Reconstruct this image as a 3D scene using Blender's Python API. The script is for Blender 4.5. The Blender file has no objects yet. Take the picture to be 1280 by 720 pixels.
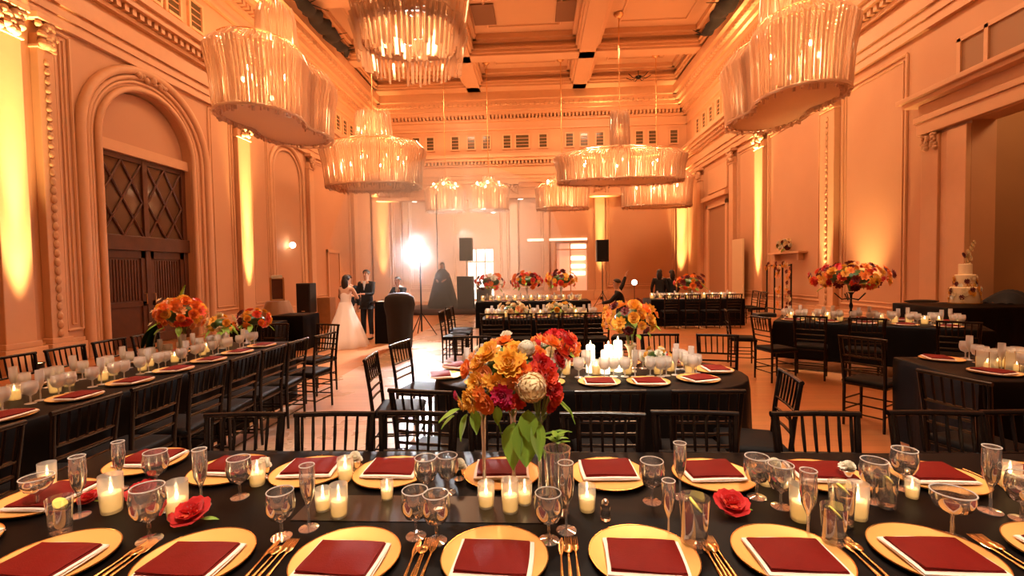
import bpy, math, random
from mathutils import Vector, Matrix
R = math.radians
PI = math.pi
rnd = random.Random(11)
sc = bpy.context.scene
COL = sc.collection

# ------------------------------------------------------------------ camera
CAMH = 1.65
F = 580.0
_dy = Vector((30, 22, -F)).normalized()
_up = Vector((-0.015, 1, 0)); _up = (_up - _dy * _up.dot(_dy)).normalized()
_dx = _dy.cross(_up)
MW = Matrix((_dx, _dy, _up))          # camera vector -> world vector
cam = bpy.data.cameras.new('camera')
cam.sensor_width = 36; cam.lens = 36 * F / 1280; cam.clip_start = 0.02; cam.clip_end = 200
co = bpy.data.objects.new('camera', cam); COL.objects.link(co)
co.matrix_world = Matrix.Translation((0, 0, CAMH)) @ MW.to_4x4()
sc.camera = co

def at(px, py, z):
    """point of the photograph on the horizontal plane z"""
    d = MW @ Vector((px - 640, 360 - py, -F))
    t = (z - CAMH) / d.z
    return (d.x * t, d.y * t)

# ------------------------------------------------------------------ materials
MATS = {}
def mat(name, col, rough=0.5, metal=0.0, noise=0.0, nscale=20, bump=0.0, bscale=40, emit=None, estr=0, sss=0, coat=0, sheen=0, trans=0, ior=1.45, spec=None):
    if name in MATS: return MATS[name]
    m = bpy.data.materials.new(name); m.use_nodes = True
    nt = m.node_tree; b = nt.nodes['Principled BSDF']
    b.inputs['Base Color'].default_value = (*col, 1)
    b.inputs['Roughness'].default_value = rough
    b.inputs['Metallic'].default_value = metal
    b.inputs['IOR'].default_value = ior
    if trans: b.inputs['Transmission Weight'].default_value = trans
    if coat: b.inputs['Coat Weight'].default_value = coat; b.inputs['Coat Roughness'].default_value = .12
    if sheen: b.inputs['Sheen Weight'].default_value = sheen
    if spec is not None: b.inputs['Specular IOR Level'].default_value = spec
    if emit: b.inputs['Emission Color'].default_value = (*emit, 1); b.inputs['Emission Strength'].default_value = estr
    if noise or bump:
        tc = nt.nodes.new('ShaderNodeTexCoord')
    if noise:
        n = nt.nodes.new('ShaderNodeTexNoise'); n.inputs['Scale'].default_value = nscale; n.inputs['Detail'].default_value = 4
        nt.links.new(tc.outputs['Object'], n.inputs['Vector'])
        mx = nt.nodes.new('ShaderNodeMix'); mx.data_type = 'RGBA'
        mx.inputs[6].default_value = (*[c * (1 - noise) for c in col], 1)
        mx.inputs[7].default_value = (*[min(1, c * (1 + noise)) for c in col], 1)
        nt.links.new(n.outputs['Fac'], mx.inputs[0]); nt.links.new(mx.outputs[2], b.inputs['Base Color'])
    if bump:
        n2 = nt.nodes.new('ShaderNodeTexNoise'); n2.inputs['Scale'].default_value = bscale; n2.inputs['Detail'].default_value = 5
        nt.links.new(tc.outputs['Object'], n2.inputs['Vector'])
        bp = nt.nodes.new('ShaderNodeBump'); bp.inputs['Strength'].default_value = bump; bp.inputs['Distance'].default_value = .02
        nt.links.new(n2.outputs['Fac'], bp.inputs['Height']); nt.links.new(bp.outputs['Normal'], b.inputs['Normal'])
    MATS[name] = m
    return m

def glass_mat(name, tint=(1, 1, 1), refl=1.0, base=.06, milk=0.0, rough=.03):
    """thin blown glass: transparent with a Fresnel reflection, a little milky"""
    m = bpy.data.materials.new(name); m.use_nodes = True; nt = m.node_tree
    for n in list(nt.nodes): nt.nodes.remove(n)
    out = nt.nodes.new('ShaderNodeOutputMaterial')
    tr = nt.nodes.new('ShaderNodeBsdfTransparent'); tr.inputs[0].default_value = (*tint, 1)
    gl = nt.nodes.new('ShaderNodeBsdfGlossy'); gl.inputs['Roughness'].default_value = rough; gl.inputs['Color'].default_value = (1, 1, 1, 1)
    lw = nt.nodes.new('ShaderNodeLayerWeight'); lw.inputs['Blend'].default_value = .35
    mp = nt.nodes.new('ShaderNodeMapRange'); mp.inputs['To Min'].default_value = base; mp.inputs['To Max'].default_value = .9 * refl
    nt.links.new(lw.outputs['Facing'], mp.inputs['Value'])
    mx = nt.nodes.new('ShaderNodeMixShader'); nt.links.new(mp.outputs[0], mx.inputs[0])
    nt.links.new(tr.outputs[0], mx.inputs[1]); nt.links.new(gl.outputs[0], mx.inputs[2])
    last = mx
    if milk:
        tl = nt.nodes.new('ShaderNodeBsdfTranslucent'); tl.inputs[0].default_value = (.95, .9, .85, 1)
        df = nt.nodes.new('ShaderNodeBsdfDiffuse'); df.inputs[0].default_value = (.95, .9, .85, 1)
        m3 = nt.nodes.new('ShaderNodeMixShader'); m3.inputs[0].default_value = .5
        nt.links.new(tl.outputs[0], m3.inputs[1]); nt.links.new(df.outputs[0], m3.inputs[2])
        m2 = nt.nodes.new('ShaderNodeMixShader'); m2.inputs[0].default_value = milk
        nt.links.new(mx.outputs[0], m2.inputs[1]); nt.links.new(m3.outputs[0], m2.inputs[2]); last = m2
    nt.links.new(last.outputs[0], out.inputs[0])
    MATS[name] = m
    return m

def petal_mat(name, col):
    m = mat(name, col, rough=.55, noise=.18, nscale=60, sheen=.2)
    nt = m.node_tree; b = nt.nodes['Principled BSDF']; out = [n for n in nt.nodes if n.type == 'OUTPUT_MATERIAL'][0]
    tl = nt.nodes.new('ShaderNodeBsdfTranslucent'); tl.inputs[0].default_value = (*col, 1)
    mx = nt.nodes.new('ShaderNodeMixShader'); mx.inputs[0].default_value = .3
    nt.links.new(b.outputs[0], mx.inputs[1]); nt.links.new(tl.outputs[0], mx.inputs[2]); nt.links.new(mx.outputs[0], out.inputs[0])
    return m

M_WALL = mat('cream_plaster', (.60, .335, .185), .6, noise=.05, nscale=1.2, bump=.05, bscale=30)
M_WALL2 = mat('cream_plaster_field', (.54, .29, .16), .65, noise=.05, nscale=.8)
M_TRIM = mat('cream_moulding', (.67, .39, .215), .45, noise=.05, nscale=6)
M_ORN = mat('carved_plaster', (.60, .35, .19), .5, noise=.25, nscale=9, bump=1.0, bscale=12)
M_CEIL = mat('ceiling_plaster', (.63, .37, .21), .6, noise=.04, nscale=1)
M_DWOOD = mat('dark_door_wood', (.10, .035, .015), .35, noise=.4, nscale=5)
M_DGLASS = mat('dark_window_glass', (.12, .06, .03), .08)
M_WIN = mat('attic_window_glass', (.10, .07, .035), .15, noise=.3, nscale=4)
M_FABRIC_SHADE = mat('black_fabric_and_shade', (.012, .009, .008), .8)  # for black fabric and for the modelled recess shade
M_CLOTH = mat('black_satin_cloth', (.003, .0016, .0013), .5, noise=.2, nscale=8, spec=.12)
M_RUN = mat('black_satin_runner', (.008, .005, .004), .3, spec=.4)
M_CHAIR = mat('black_lacquer', (.008, .004, .003), .25, coat=.05, spec=.35)
M_CUSH = mat('black_cushion', (.005, .004, .004), .6, spec=.12)
M_GOLD = mat('gold_charger', (.84, .44, .13), .38, metal=.35, noise=.08, nscale=8)
M_GOLDD = mat('gold_rim', (.9, .5, .15), .22, metal=.95)
M_CUT = mat('gold_flatware', (.95, .62, .26), .2, metal=1)
M_NAP = mat('burgundy_napkin', (.13, .004, .002), .6, spec=.15, noise=.15, nscale=30, bump=.15, bscale=250)
M_WNAP = mat('white_linen', (.82, .66, .56), .75, noise=.05, nscale=30)
M_GLASS = glass_mat('clear_glass', base=.16, milk=.07, refl=1.15)
M_RIM = glass_mat('rim_highlight_glass', base=.3, milk=.75, refl=1)  # milky white ring paints the bright highlight on a glass rim
M_GLASSF = glass_mat('milky_sparkle_glass_far', base=.3, milk=.46)  # milky white in the glass stands in for distant sparkle
M_WATER = mat('iced_water', (1, .98, .96), .04, trans=1.0, ior=1.33)
M_CHAMP = mat('champagne', (1, .86, .62), .04, trans=1.0, ior=1.34)
M_WATERF = glass_mat('milky_sparkle_water_far', tint=(.97, .93, .9), base=.18, milk=.6, rough=.1)  # milky white again stands in for sparkle in the far water
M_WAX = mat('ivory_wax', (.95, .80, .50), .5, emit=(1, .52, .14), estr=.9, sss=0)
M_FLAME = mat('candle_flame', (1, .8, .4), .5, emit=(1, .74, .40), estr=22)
M_VOT = glass_mat('votive_glass', tint=(1, .93, .75), base=.12, milk=.30, rough=.1)
M_GREEN = petal_mat('green_leaf', (.24, .40, .035))
M_DGREEN = mat('dark_green_leaf', (.03, .075, .012), .4, noise=.3, nscale=14)
M_STEM = mat('stem', (.20, .22, .05), .5)
M_BULB = mat('chandelier_bulb', (1, .8, .5), .5, emit=(1, .74, .42), estr=60)
M_BRASS = mat('aged_brass', (.75, .42, .18), .3, metal=.9)
M_BLACK = mat('black_plastic', (.012, .011, .012), .45)
M_BMET = mat('black_metal', (.02, .018, .018), .35, metal=.6)
M_SKIN = mat('skin', (.62, .36, .24), .5)
M_HAIR = mat('dark_hair', (.018, .009, .006), .5)
M_SUIT = mat('black_suit', (.008, .007, .008), .75)
M_GOWN = mat('ivory_satin', (.86, .72, .62), .4, sheen=.3, noise=.03, nscale=4)
M_SHIRT = mat('white_shirt', (.85, .8, .74), .6)
M_WOOD = mat('warm_wood', (.36, .16, .05), .4, noise=.3, nscale=6)
M_CREAMB = mat('cream_board', (.85, .68, .42), .5)
PET = {
    'yellow': petal_mat('yellow_petal', (.95, .50, .06)), 'orange': petal_mat('orange_petal', (.92, .24, .03)),
    'red': petal_mat('red_petal', (.62, .02, .02)), 'coral': petal_mat('coral_petal', (.85, .10, .04)),
    'pink': petal_mat('magenta_petal', (.6, .02, .10)), 'cream': petal_mat('cream_petal', (.93, .72, .42)),
    'white': petal_mat('white_petal', (.9, .85, .72)), 'wine': petal_mat('wine_petal', (.16, .012, .01)),
    'peach': petal_mat('peach_petal', (.93, .40, .14)), 'gold': petal_mat('gold_petal', (.80, .36, .03))}

def crystal_mat():
    m = bpy.data.materials.new('crystal_rods'); m.use_nodes = True; nt = m.node_tree
    for n in list(nt.nodes): nt.nodes.remove(n)
    N = nt.nodes.new; L = nt.links.new
    out = N('ShaderNodeOutputMaterial')
    tl = N('ShaderNodeBsdfTranslucent'); tl.inputs[0].default_value = (.95, .70, .50, 1)
    df = N('ShaderNodeBsdfDiffuse'); df.inputs[0].default_value = (.9, .66, .48, 1)
    gl = N('ShaderNodeBsdfGlossy'); gl.inputs['Roughness'].default_value = .12
    tr = N('ShaderNodeBsdfTransparent'); tr.inputs[0].default_value = (1, .97, .93, 1)
    a = N('ShaderNodeMixShader'); a.inputs[0].default_value = .45; L(tl.outputs[0], a.inputs[1]); L(df.outputs[0], a.inputs[2])
    b = N('ShaderNodeMixShader'); b.inputs[0].default_value = .25; L(a.outputs[0], b.inputs[1]); L(gl.outputs[0], b.inputs[2])
    c = N('ShaderNodeMixShader'); c.inputs[0].default_value = .24; L(b.outputs[0], c.inputs[1]); L(tr.outputs[0], c.inputs[2])
    L(c.outputs[0], out.inputs[0]); MATS['crystal'] = m
    return m
M_CRYS = crystal_mat()

M_UNDER = petal_mat('frosted_panel', (.62, .42, .26))
def floor_mat(a, nm, r0, r1):
    m = bpy.data.materials.new(nm); m.use_nodes = True; nt = m.node_tree; b = nt.nodes['Principled BSDF']
    N = nt.nodes.new; L = nt.links.new
    tc = N('ShaderNodeTexCoord')
    br = N('ShaderNodeTexBrick'); br.inputs['Scale'].default_value = 1.0
    br.inputs['Color1'].default_value = (*a, 1); br.inputs['Color2'].default_value = (*[v * .87 for v in a], 1); br.inputs['Mortar'].default_value = (*[v * .65 for v in a], 1)
    br.inputs['Mortar Size'].default_value = .004; br.inputs['Brick Width'].default_value = 1.4; br.inputs['Row Height'].default_value = .14
    L(tc.outputs['Object'], br.inputs['Vector'])
    n = N('ShaderNodeTexNoise'); n.inputs['Scale'].default_value = 1.1; n.inputs['Detail'].default_value = 5
    L(tc.outputs['Object'], n.inputs['Vector'])
    mx = N('ShaderNodeMix'); mx.data_type = 'RGBA'; mx.blend_type = 'MULTIPLY'; mx.inputs[0].default_value = .35
    L(br.outputs['Color'], mx.inputs[6]); L(n.outputs['Color'], mx.inputs[7]); L(mx.outputs[2], b.inputs['Base Color'])
    mr = N('ShaderNodeMapRange'); mr.inputs['To Min'].default_value = r0; mr.inputs['To Max'].default_value = r1
    L(n.outputs['Fac'], mr.inputs['Value']); L(mr.outputs[0], b.inputs['Roughness'])
    b.inputs['Specular IOR Level'].default_value = .8; b.inputs['Coat Weight'].default_value = .35; b.inputs['Coat Roughness'].default_value = r0
    return m
M_FLOOR = floor_mat((.64, .255, .085), 'polished_floor', .25, .45)
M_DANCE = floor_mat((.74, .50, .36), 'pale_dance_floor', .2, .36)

# ------------------------------------------------------------------ mesh builder
class MB:
    def __init__(s): s.v = []; s.f = []
    def add(s, vs, fs):
        o = len(s.v); s.v += [tuple(v) for v in vs]; s.f += [tuple(i + o for i in f) for f in fs]; return s
    def box(s, lo, hi, rz=0, c=None):
        x0, y0, z0 = lo; x1, y1, z1 = hi
        vs = [(x0, y0, z0), (x1, y0, z0), (x1, y1, z0), (x0, y1, z0), (x0, y0, z1), (x1, y0, z1), (x1, y1, z1), (x0, y1, z1)]
        if rz:
            c = c or ((x0 + x1) / 2, (y0 + y1) / 2); k, q = math.cos(rz), math.sin(rz)
            vs = [(c[0] + (x - c[0]) * k - (y - c[1]) * q, c[1] + (x - c[0]) * q + (y - c[1]) * k, z) for x, y, z in vs]
        return s.add(vs, [(3, 2, 1, 0), (4, 5, 6, 7), (0, 1, 5, 4), (1, 2, 6, 5), (2, 3, 7, 6), (3, 0, 4, 7)])
    def lathe(s, prof, seg=20, c=(0, 0, 0), sx=1, sy=1, cap0=True, cap1=True, fn=None):
        vs = []
        for k, (r, z) in enumerate(prof):
            for i in range(seg):
                a = 2 * PI * i / seg; rr = r * (fn(a, k / max(1, len(prof) - 1)) if fn else 1)
                vs.append((c[0] + rr * math.cos(a) * sx, c[1] + rr * math.sin(a) * sy, c[2] + z))
        fs = []
        for k in range(len(prof) - 1):
            for i in range(seg):
                j = (i + 1) % seg
                fs.append((k * seg + i, k * seg + j, (k + 1) * seg + j, (k + 1) * seg + i))
        if cap0: fs.append(tuple(reversed(range(seg))))
        if cap1: fs.append(tuple((len(prof) - 1) * seg + i for i in range(seg)))
        return s.add(vs, fs)
    def tube(s, path, r, seg=8, flat=1.0):
        P = [Vector(p) for p in path]; n = len(P)
        rs = r if isinstance(r, (list, tuple)) else [r] * n
        T = [(P[min(i + 1, n - 1)] - P[max(i - 1, 0)]).normalized() for i in range(n)]
        ref = Vector((0, 0, 1)) if abs(T[0].z) < .9 else Vector((1, 0, 0))
        u = T[0].cross(ref).normalized(); vs = []
        for i in range(n):
            u = (u - T[i] * u.dot(T[i])).normalized(); w = T[i].cross(u)
            for k in range(seg):
                a = 2 * PI * k / seg
                vs.append(P[i] + u * math.cos(a) * rs[i] + w * math.sin(a) * rs[i] * flat)
        fs = []
        for i in range(n - 1):
            for k in range(seg):
                j = (k + 1) % seg
                fs.append((i * seg + k, i * seg + j, (i + 1) * seg + j, (i + 1) * seg + k))
        fs.append(tuple(reversed(range(seg)))); fs.append(tuple((n - 1) * seg + k for k in range(seg)))
        return s.add(vs, fs)
    def ball(s, c, r, seg=14, rings=9, sx=1, sy=1, sz=1):
        prof = [(max(1e-4, math.sin(PI * k / rings)) * r, -math.cos(PI * k / rings) * r * sz) for k in range(rings + 1)]
        return s.lathe(prof, seg, c, sx, sy)
    def grid(s, fn, nu, nv):
        vs = [fn(i / nu, j / nv) for j in range(nv + 1) for i in range(nu + 1)]
        fs = [(j * (nu + 1) + i, j * (nu + 1) + i + 1, (j + 1) * (nu + 1) + i + 1, (j + 1) * (nu + 1) + i) for j in range(nv) for i in range(nu)]
        return s.add(vs, fs)
    def xf(s, M):
        s.v = [tuple(M @ Vector(v)) for v in s.v]; return s
    def prism(s, poly, z0, z1, axis='z'):
        n = len(poly)
        def P(a, b, c): return {'z': (a, b, c), 'x': (c, a, b), 'y': (a, c, b)}[axis]
        vs = [P(a, b, z0) for a, b in poly] + [P(a, b, z1) for a, b in poly]
        return s.add(vs, [tuple(reversed(range(n))), tuple(range(n, 2 * n))] + [(i, (i + 1) % n, n + (i + 1) % n, n + i) for i in range(n)])
    def mesh(s, name, m, smooth=None):
        me = bpy.data.meshes.new(name); me.from_pydata(s.v, [], s.f); me.update()
        me.materials.append(m)
        if smooth is not None:
            me.polygons.foreach_set('use_smooth', [True] * len(me.polygons))
            try: me.set_sharp_from_angle(angle=R(smooth))
            except Exception: pass
        return me
    def build(s, name, m, parent=None, smooth=None, loc=None, bevel=0):
        o = bpy.data.objects.new(name, s.mesh(name, m, smooth)); COL.objects.link(o)
        if parent is not None: o.parent = parent
        if loc is not None: o.location = loc
        if bevel:
            b = o.modifiers.new('bevel', 'BEVEL'); b.width = bevel; b.segments = 2; b.limit_method = 'ANGLE'
        return o

def tag(o, label=None, cat=None, group=None, kind=None):
    if label: o['label'] = label
    if cat: o['category'] = cat
    if group: o['group'] = group
    if kind: o['kind'] = kind
    return o
def thing(name, label, cat, loc=(0, 0, 0), rz=0, group=None):
    o = bpy.data.objects.new(name, None); COL.objects.link(o); o.empty_display_size = .05
    o.location = loc; o.rotation_euler.z = rz
    return tag(o, label, cat, group)
def struct(name, mb, m, parent=None, smooth=None, bevel=0):
    o = mb.build(name, m, parent, smooth, bevel=bevel)
    if parent is None: o['kind'] = 'structure'
    return o
def kids(o, table={}):
    return [c for c in o.children]
def dup(root, loc, rz=0, label=None, group=None, scale=None):
    def cp(o, par):
        c = o.copy(); COL.objects.link(c)
        if par is not None: c.parent = par
        for ch in KIDS.get(o.name) or []: cp(ch, c)
        return c
    index(root)
    r = cp(root, None); r.location = loc; r.rotation_euler.z = rz
    if label: r['label'] = label
    if group: r['group'] = group
    if scale: r.scale = (scale,) * 3
    return r
KIDS = {}
def index(root):
    if root.name in KIDS: return
    st = [root]
    while st:
        o = st.pop(); ch = list(o.children); KIDS[o.name] = ch; st += ch
class Proto:
    """first placement moves the prototype itself, later ones copy it"""
    def __init__(s, root): s.root = root; s.used = False; index(root)
    def put(s, loc, rz=0, label=None, group=None, scale=None):
        if not s.used:
            s.used = True; r = s.root; s.pristine = None
            r.location = loc; r.rotation_euler.z = rz
            if label: r['label'] = label
            if group: r['group'] = group
            if scale: r.scale = (scale,) * 3
            return r
        r = dup(s.root, loc, rz, label, group); r.scale = (scale,) * 3 if scale else (1, 1, 1)
        if group is None and 'group' in r: del r['group']
        return r
ORD = ['first', 'second', 'third', 'fourth', 'fifth', 'sixth', 'seventh', 'eighth', 'ninth', 'tenth', 'eleventh', 'twelfth', 'thirteenth', 'fourteenth']
def light(name, kind, loc, col, watts, size=.1, target=None, spot=60, blend=.5, shape=None, sy=None):
    l = bpy.data.lights.new(name, kind); l.color = col; l.energy = watts
    if kind == 'AREA':
        l.size = size
        if sy: l.shape = 'RECTANGLE'; l.size_y = sy
    else: l.shadow_soft_size = size
    if kind == 'SPOT': l.spot_size = R(spot); l.spot_blend = blend
    o = bpy.data.objects.new(name, l); COL.objects.link(o); o.location = loc
    if target is not None:
        o.rotation_euler = (Vector(target) - Vector(loc)).to_track_quat('-Z', 'Y').to_euler()
    return o
# ================================================================== ROOM
XL, XR, YB, ZC = -9.3, 8.3, 26.0, 12.0
Y0 = -2.0
AMBER = (1, .50, .18)
struct('floor', MB().box((XL - .5, Y0, -.1), (XR + 3.2, YB + 1.5, 0)), M_FLOOR)
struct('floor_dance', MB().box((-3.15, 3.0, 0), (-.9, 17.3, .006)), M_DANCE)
stage_floor = MB().box((-5.2, 17.6, 0), (-.2, 20.2, .22))
struct('trim_1', stage_floor, mat('dark_stage_carpet', (.06, .03, .025), .9), bevel=.01)

def arch_pts(c, zs, r, n=24, z0=0.0):
    return [(c + r, z0)] + [(c + r * math.cos(PI * i / n), zs + r * math.sin(PI * i / n)) for i in range(n + 1)] + [(c - r, z0)]
def arch_strip(mb, c, zs, r, y0, y1, ztop, x0, x1, n=24):
    """wall block from y0 to y1 above an arched opening, thickness x0..x1"""
    top = []; ins = []
    for i in range(n + 1):
        a = PI * i / n; y = c + r * math.cos(a); z = zs + r * math.sin(a); ins.append((y, z)); top.append((y, ztop))
    for i in range(n):
        q = [ins[i], top[i], top[i + 1], ins[i + 1]]
        mb.add([(x1, *p) for p in q] + [(x0, *p) for p in q], [(0, 1, 2, 3), (7, 6, 5, 4), (0, 3, 7, 4)])
# left wall with the arched door bay
DC, DR, DZS = 10.9, 1.3, 4.72
w = MB(); T = .45
w.box((XL - T, Y0, 0), (XL, DC - DR, ZC)); w.box((XL - T, DC + DR, 0), (XL, YB, ZC))
w.box((XL - T, DC - DR, 6.3), (XL, DC + DR, ZC)); arch_strip(w, DC, DZS, DR, 0, 0, 6.3, XL - T, XL)
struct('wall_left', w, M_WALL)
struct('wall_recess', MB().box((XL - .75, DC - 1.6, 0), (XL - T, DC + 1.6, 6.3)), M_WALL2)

def molding(name_mb, pts, r=.05, x=XL, flat=1.0, sgn=1):
    name_mb.tube([(x + sgn * r * .4, y, z) for y, z in pts], r, 8)
tr = MB()
molding(tr, arch_pts(DC + .05, 4.70, 1.82), .10); molding(tr, arch_pts(DC + .05, 4.70, 1.66), .05); molding(tr, arch_pts(DC, DZS, DR + .07), .07); molding(tr, arch_pts(DC, DZS, DR + .22), .035)
struct('trim_2', tr, M_TRIM, smooth=50)
tr = MB(); molding(tr, arch_pts(17.1, 5.35, 1.15), .08); molding(tr, arch_pts(17.1, 5.35, .95), .05)
struct('trim_3', tr, M_TRIM, smooth=50)
# carved keystone over the arch
k = MB()
for i in range(26):
    a = rnd.uniform(-1, 1); k.ball((XL + .06, DC + .15 + a * .55, 6.4 + (1 - abs(a)) * rnd.uniform(-.12, .16)), rnd.uniform(.05, .09), 7, 5)
struct('trim_4', k, M_ORN, smooth=60)
# the double door
def arch_door():
    x = XL - .22
    d = MB().box((x - .05, DC - 1.3, 4.48), (x + .16, DC + 1.3, 4.72)); door = struct('door_1', d, M_TRIM)
    f = MB()
    for y in (DC - 1.3, DC - .07, DC + 1.16): f.box((x - .04, y, 0), (x + .06, y + .14, 4.48))
    f.box((x - .06, DC - 1.3, 2.28), (x + .12, DC + 1.3, 2.62)); f.box((x - .04, DC - 1.3, 4.36), (x + .05, DC + 1.3, 4.48))
    f.build('door_frame', M_DWOOD, door, bevel=.008)
    for s in (0, 1):
        y0 = DC - 1.16 + s * 1.23; y1 = y0 + 1.09
        lf = MB().box((x - .03, y0, .02), (x + .0, y1, 2.28))
        for a, b, c_, e in ((y0, y0 + .12, .02, 2.28), (y1 - .12, y1, .02, 2.28), (y0, y1, .02, .25), (y0, y1, 2.1, 2.28), (y0, y1, .95, 1.07)): lf.box((x, a, c_), (x + .035, b, e))
        for i in range(10): lf.box((x, y0 + .15 + i * .08, 1.1), (x + .02, y0 + .19 + i * .08, 2.05))
        leaf = lf.build('door_leaf', M_DWOOD, door, bevel=.004)
        yy = y1 - .06 if s == 0 else y0 + .06
        MB().tube([(x + .03, yy, 1.0), (x + .09, yy, 1.0), (x + .09, yy, 1.25), (x + .03, yy, 1.25)], .012, 8).build('door_handle', M_BRASS, leaf, smooth=40)
        MB().box((x - .02, y0, 2.62), (x, y1, 4.36)).build('transom_pane', M_DGLASS, door)
        g = MB(); yc = (y0 + y1) / 2
        for p, q in (((y0, 2.62), (y1, 4.36)), ((y0, 4.36), (y1, 2.62)), ((yc, 2.62), (y0, 3.44)), ((yc, 2.62), (y1, 3.44)), ((yc, 4.36), (y0, 3.44)), ((yc, 4.36), (y1, 3.44))):
            g.tube([(x + .02, *p), (x + .02, *q)], .028, 6)
        g.build('transom_bars', M_DWOOD, door)
    # plaster panel in the arch head
    p = [(DC + (DR - .01) * math.cos(PI * i / 20), 4.72 + (DR - .03) * math.sin(PI * i / 20)) for i in range(21)]
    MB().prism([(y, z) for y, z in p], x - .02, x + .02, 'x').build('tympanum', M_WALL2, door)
arch_door()

# right wall with the portico opening (Y 7.0..9.35)
w = MB()
OY0, OY1 = 6.1, 9.35
w.box((XR, Y0, 0), (XR + T, OY0, ZC)); w.box((XR, OY1, 0), (XR + T, YB, ZC)); w.box((XR, OY0, 4.36), (XR + T, OY1, ZC))
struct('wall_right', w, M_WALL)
al = MB().box((XR + 2.6, OY0 - 1.5, 0), (XR + 2.8, OY1 + 1.5, 6.3)); al.box((XR + T, OY1 + .6, 0), (XR + 2.6, OY1 + .8, 6.3)); al.box((XR + T, OY0 - 1.5, 0), (XR + 2.6, OY0 - 1.3, 6.3)); al.box((XR + T, OY0 - 1.5, 6.1), (XR + 2.8, OY1 + .8, 6.3))
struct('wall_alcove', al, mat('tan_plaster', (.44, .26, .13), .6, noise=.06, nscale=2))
po = MB()
for y in (OY1, OY1 + .62): po.box((XR - .10, y, 0), (XR, y + .42, 4.3))
po.box((XR - .05, OY1 + .42, 0), (XR, OY1 + .62, 4.3))
po.box((XR - .16, OY0, 4.36), (XR, OY1 + 1.1, 4.62)); po.box((XR - .20, OY0, 4.62), (XR, OY1 + 1.14, 4.74)); po.box((XR - .14, OY0, 4.74), (XR, OY1 + 1.08, 4.98))
po.box((XR - .34, OY0, 4.98), (XR, OY1 + 1.26, 5.08)); po.box((XR - .42, OY0, 5.08), (XR, OY1 + 1.34, 5.18))
for y in (7.85, 8.15): po.box((XR + .05, y, 0), (XR + .2, y + .10, 4.36))
struct('trim_5', po, M_TRIM, bevel=.012)
cb = MB()
for i in range(30): cb.ball((XR - .12, OY1 + .66 + rnd.random() * .36, 4.02 + rnd.random() * .3), rnd.uniform(.03, .06), 6, 4)
struct('trim_6', cb, M_ORN, smooth=60)
# brown recess above the portico
rc = MB().box((XR - .02, OY0, 5.22), (XR - .005, 9.6, 5.95))
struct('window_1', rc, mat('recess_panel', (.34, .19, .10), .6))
rcf = MB()
for y in (9.6, 9.05): rcf.box((XR - .06, y - .04, 5.2), (XR, y + .04, 6.0))
rcf.box((XR - .06, OY0, 5.93), (XR, 9.64, 6.02)); struct('trim_7', rcf, M_TRIM)

# back wall with the glazed street door
bw = MB(); D2 = (-3.9, -2.35)
bw.box((XL, YB, 0), (D2[0], YB + .4, ZC)); bw.box((D2[1], YB, 0), (1.1, YB + .4, ZC)); bw.box((D2[0], YB, 2.95), (D2[1], YB + .4, ZC)); bw.box((2.9, YB, 0), (XR, YB + .4, ZC)); bw.box((1.1, YB, 3.2), (2.9, YB + .4, ZC)); bw.box((1.1, YB, 0), (2.9, YB + .4, .2))
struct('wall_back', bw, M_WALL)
M_DAY = mat('daylit_pane', (.9, .95, .9), .3, emit=(.93, 1, .88), estr=3.2)
M_WARMP = mat('warm_lit_pane', (.9, .6, .4), .3, emit=(1, .50, .32), estr=.35)
fr = MB()
for x in (D2[0], D2[0] + .5, D2[0] + 1.0, D2[1] - .06): fr.box((x, YB + .1, 0), (x + .07, YB + .18, 2.95))
for z in (0, 2.15, 2.88): fr.box((D2[0], YB + .08, z), (D2[1], YB + .2, z + .09))
d2 = struct('door_2', fr, M_TRIM)
MB().box((D2[0], YB + .2, .05), (D2[1], YB + .22, 2.9)).build('pane', M_DAY, d2)
fr = MB()
for x in (1.1, 1.9, 2.84): fr.box((x, YB + .1, .2), (x + .06, YB + .18, 3.2))
for z in (.2, 2.75, 3.14): fr.box((1.1, YB + .08, z), (2.9, YB + .2, z + .07))
w2 = struct('window_2', fr, M_TRIM)
MB().box((1.1, YB + .3, .2), (2.9, YB + .32, 3.2)).build('pane', M_WARMP, w2)
MB().box((-.45, YB - .10, 3.28), (2.85, YB - .02, 3.40)).build('lit_ledge', mat('dim_strip', (1, .9, .8), .3, emit=(1, .8, .62), estr=1.3), w2)
for z, x0, x1 in ((2.85, 1.95, 2.8), (2.2, 1.95, 2.75), (1.75, 1.95, 2.75), (1.35, 1.95, 2.75)):
    MB().box((x0, YB + .22, z), (x1, YB + .26, z + .2)).build('lit_strip', mat('lit_strip_glass', (1, 1, .9), .3, emit=(1, .92, .72), estr=3), w2)

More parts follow.
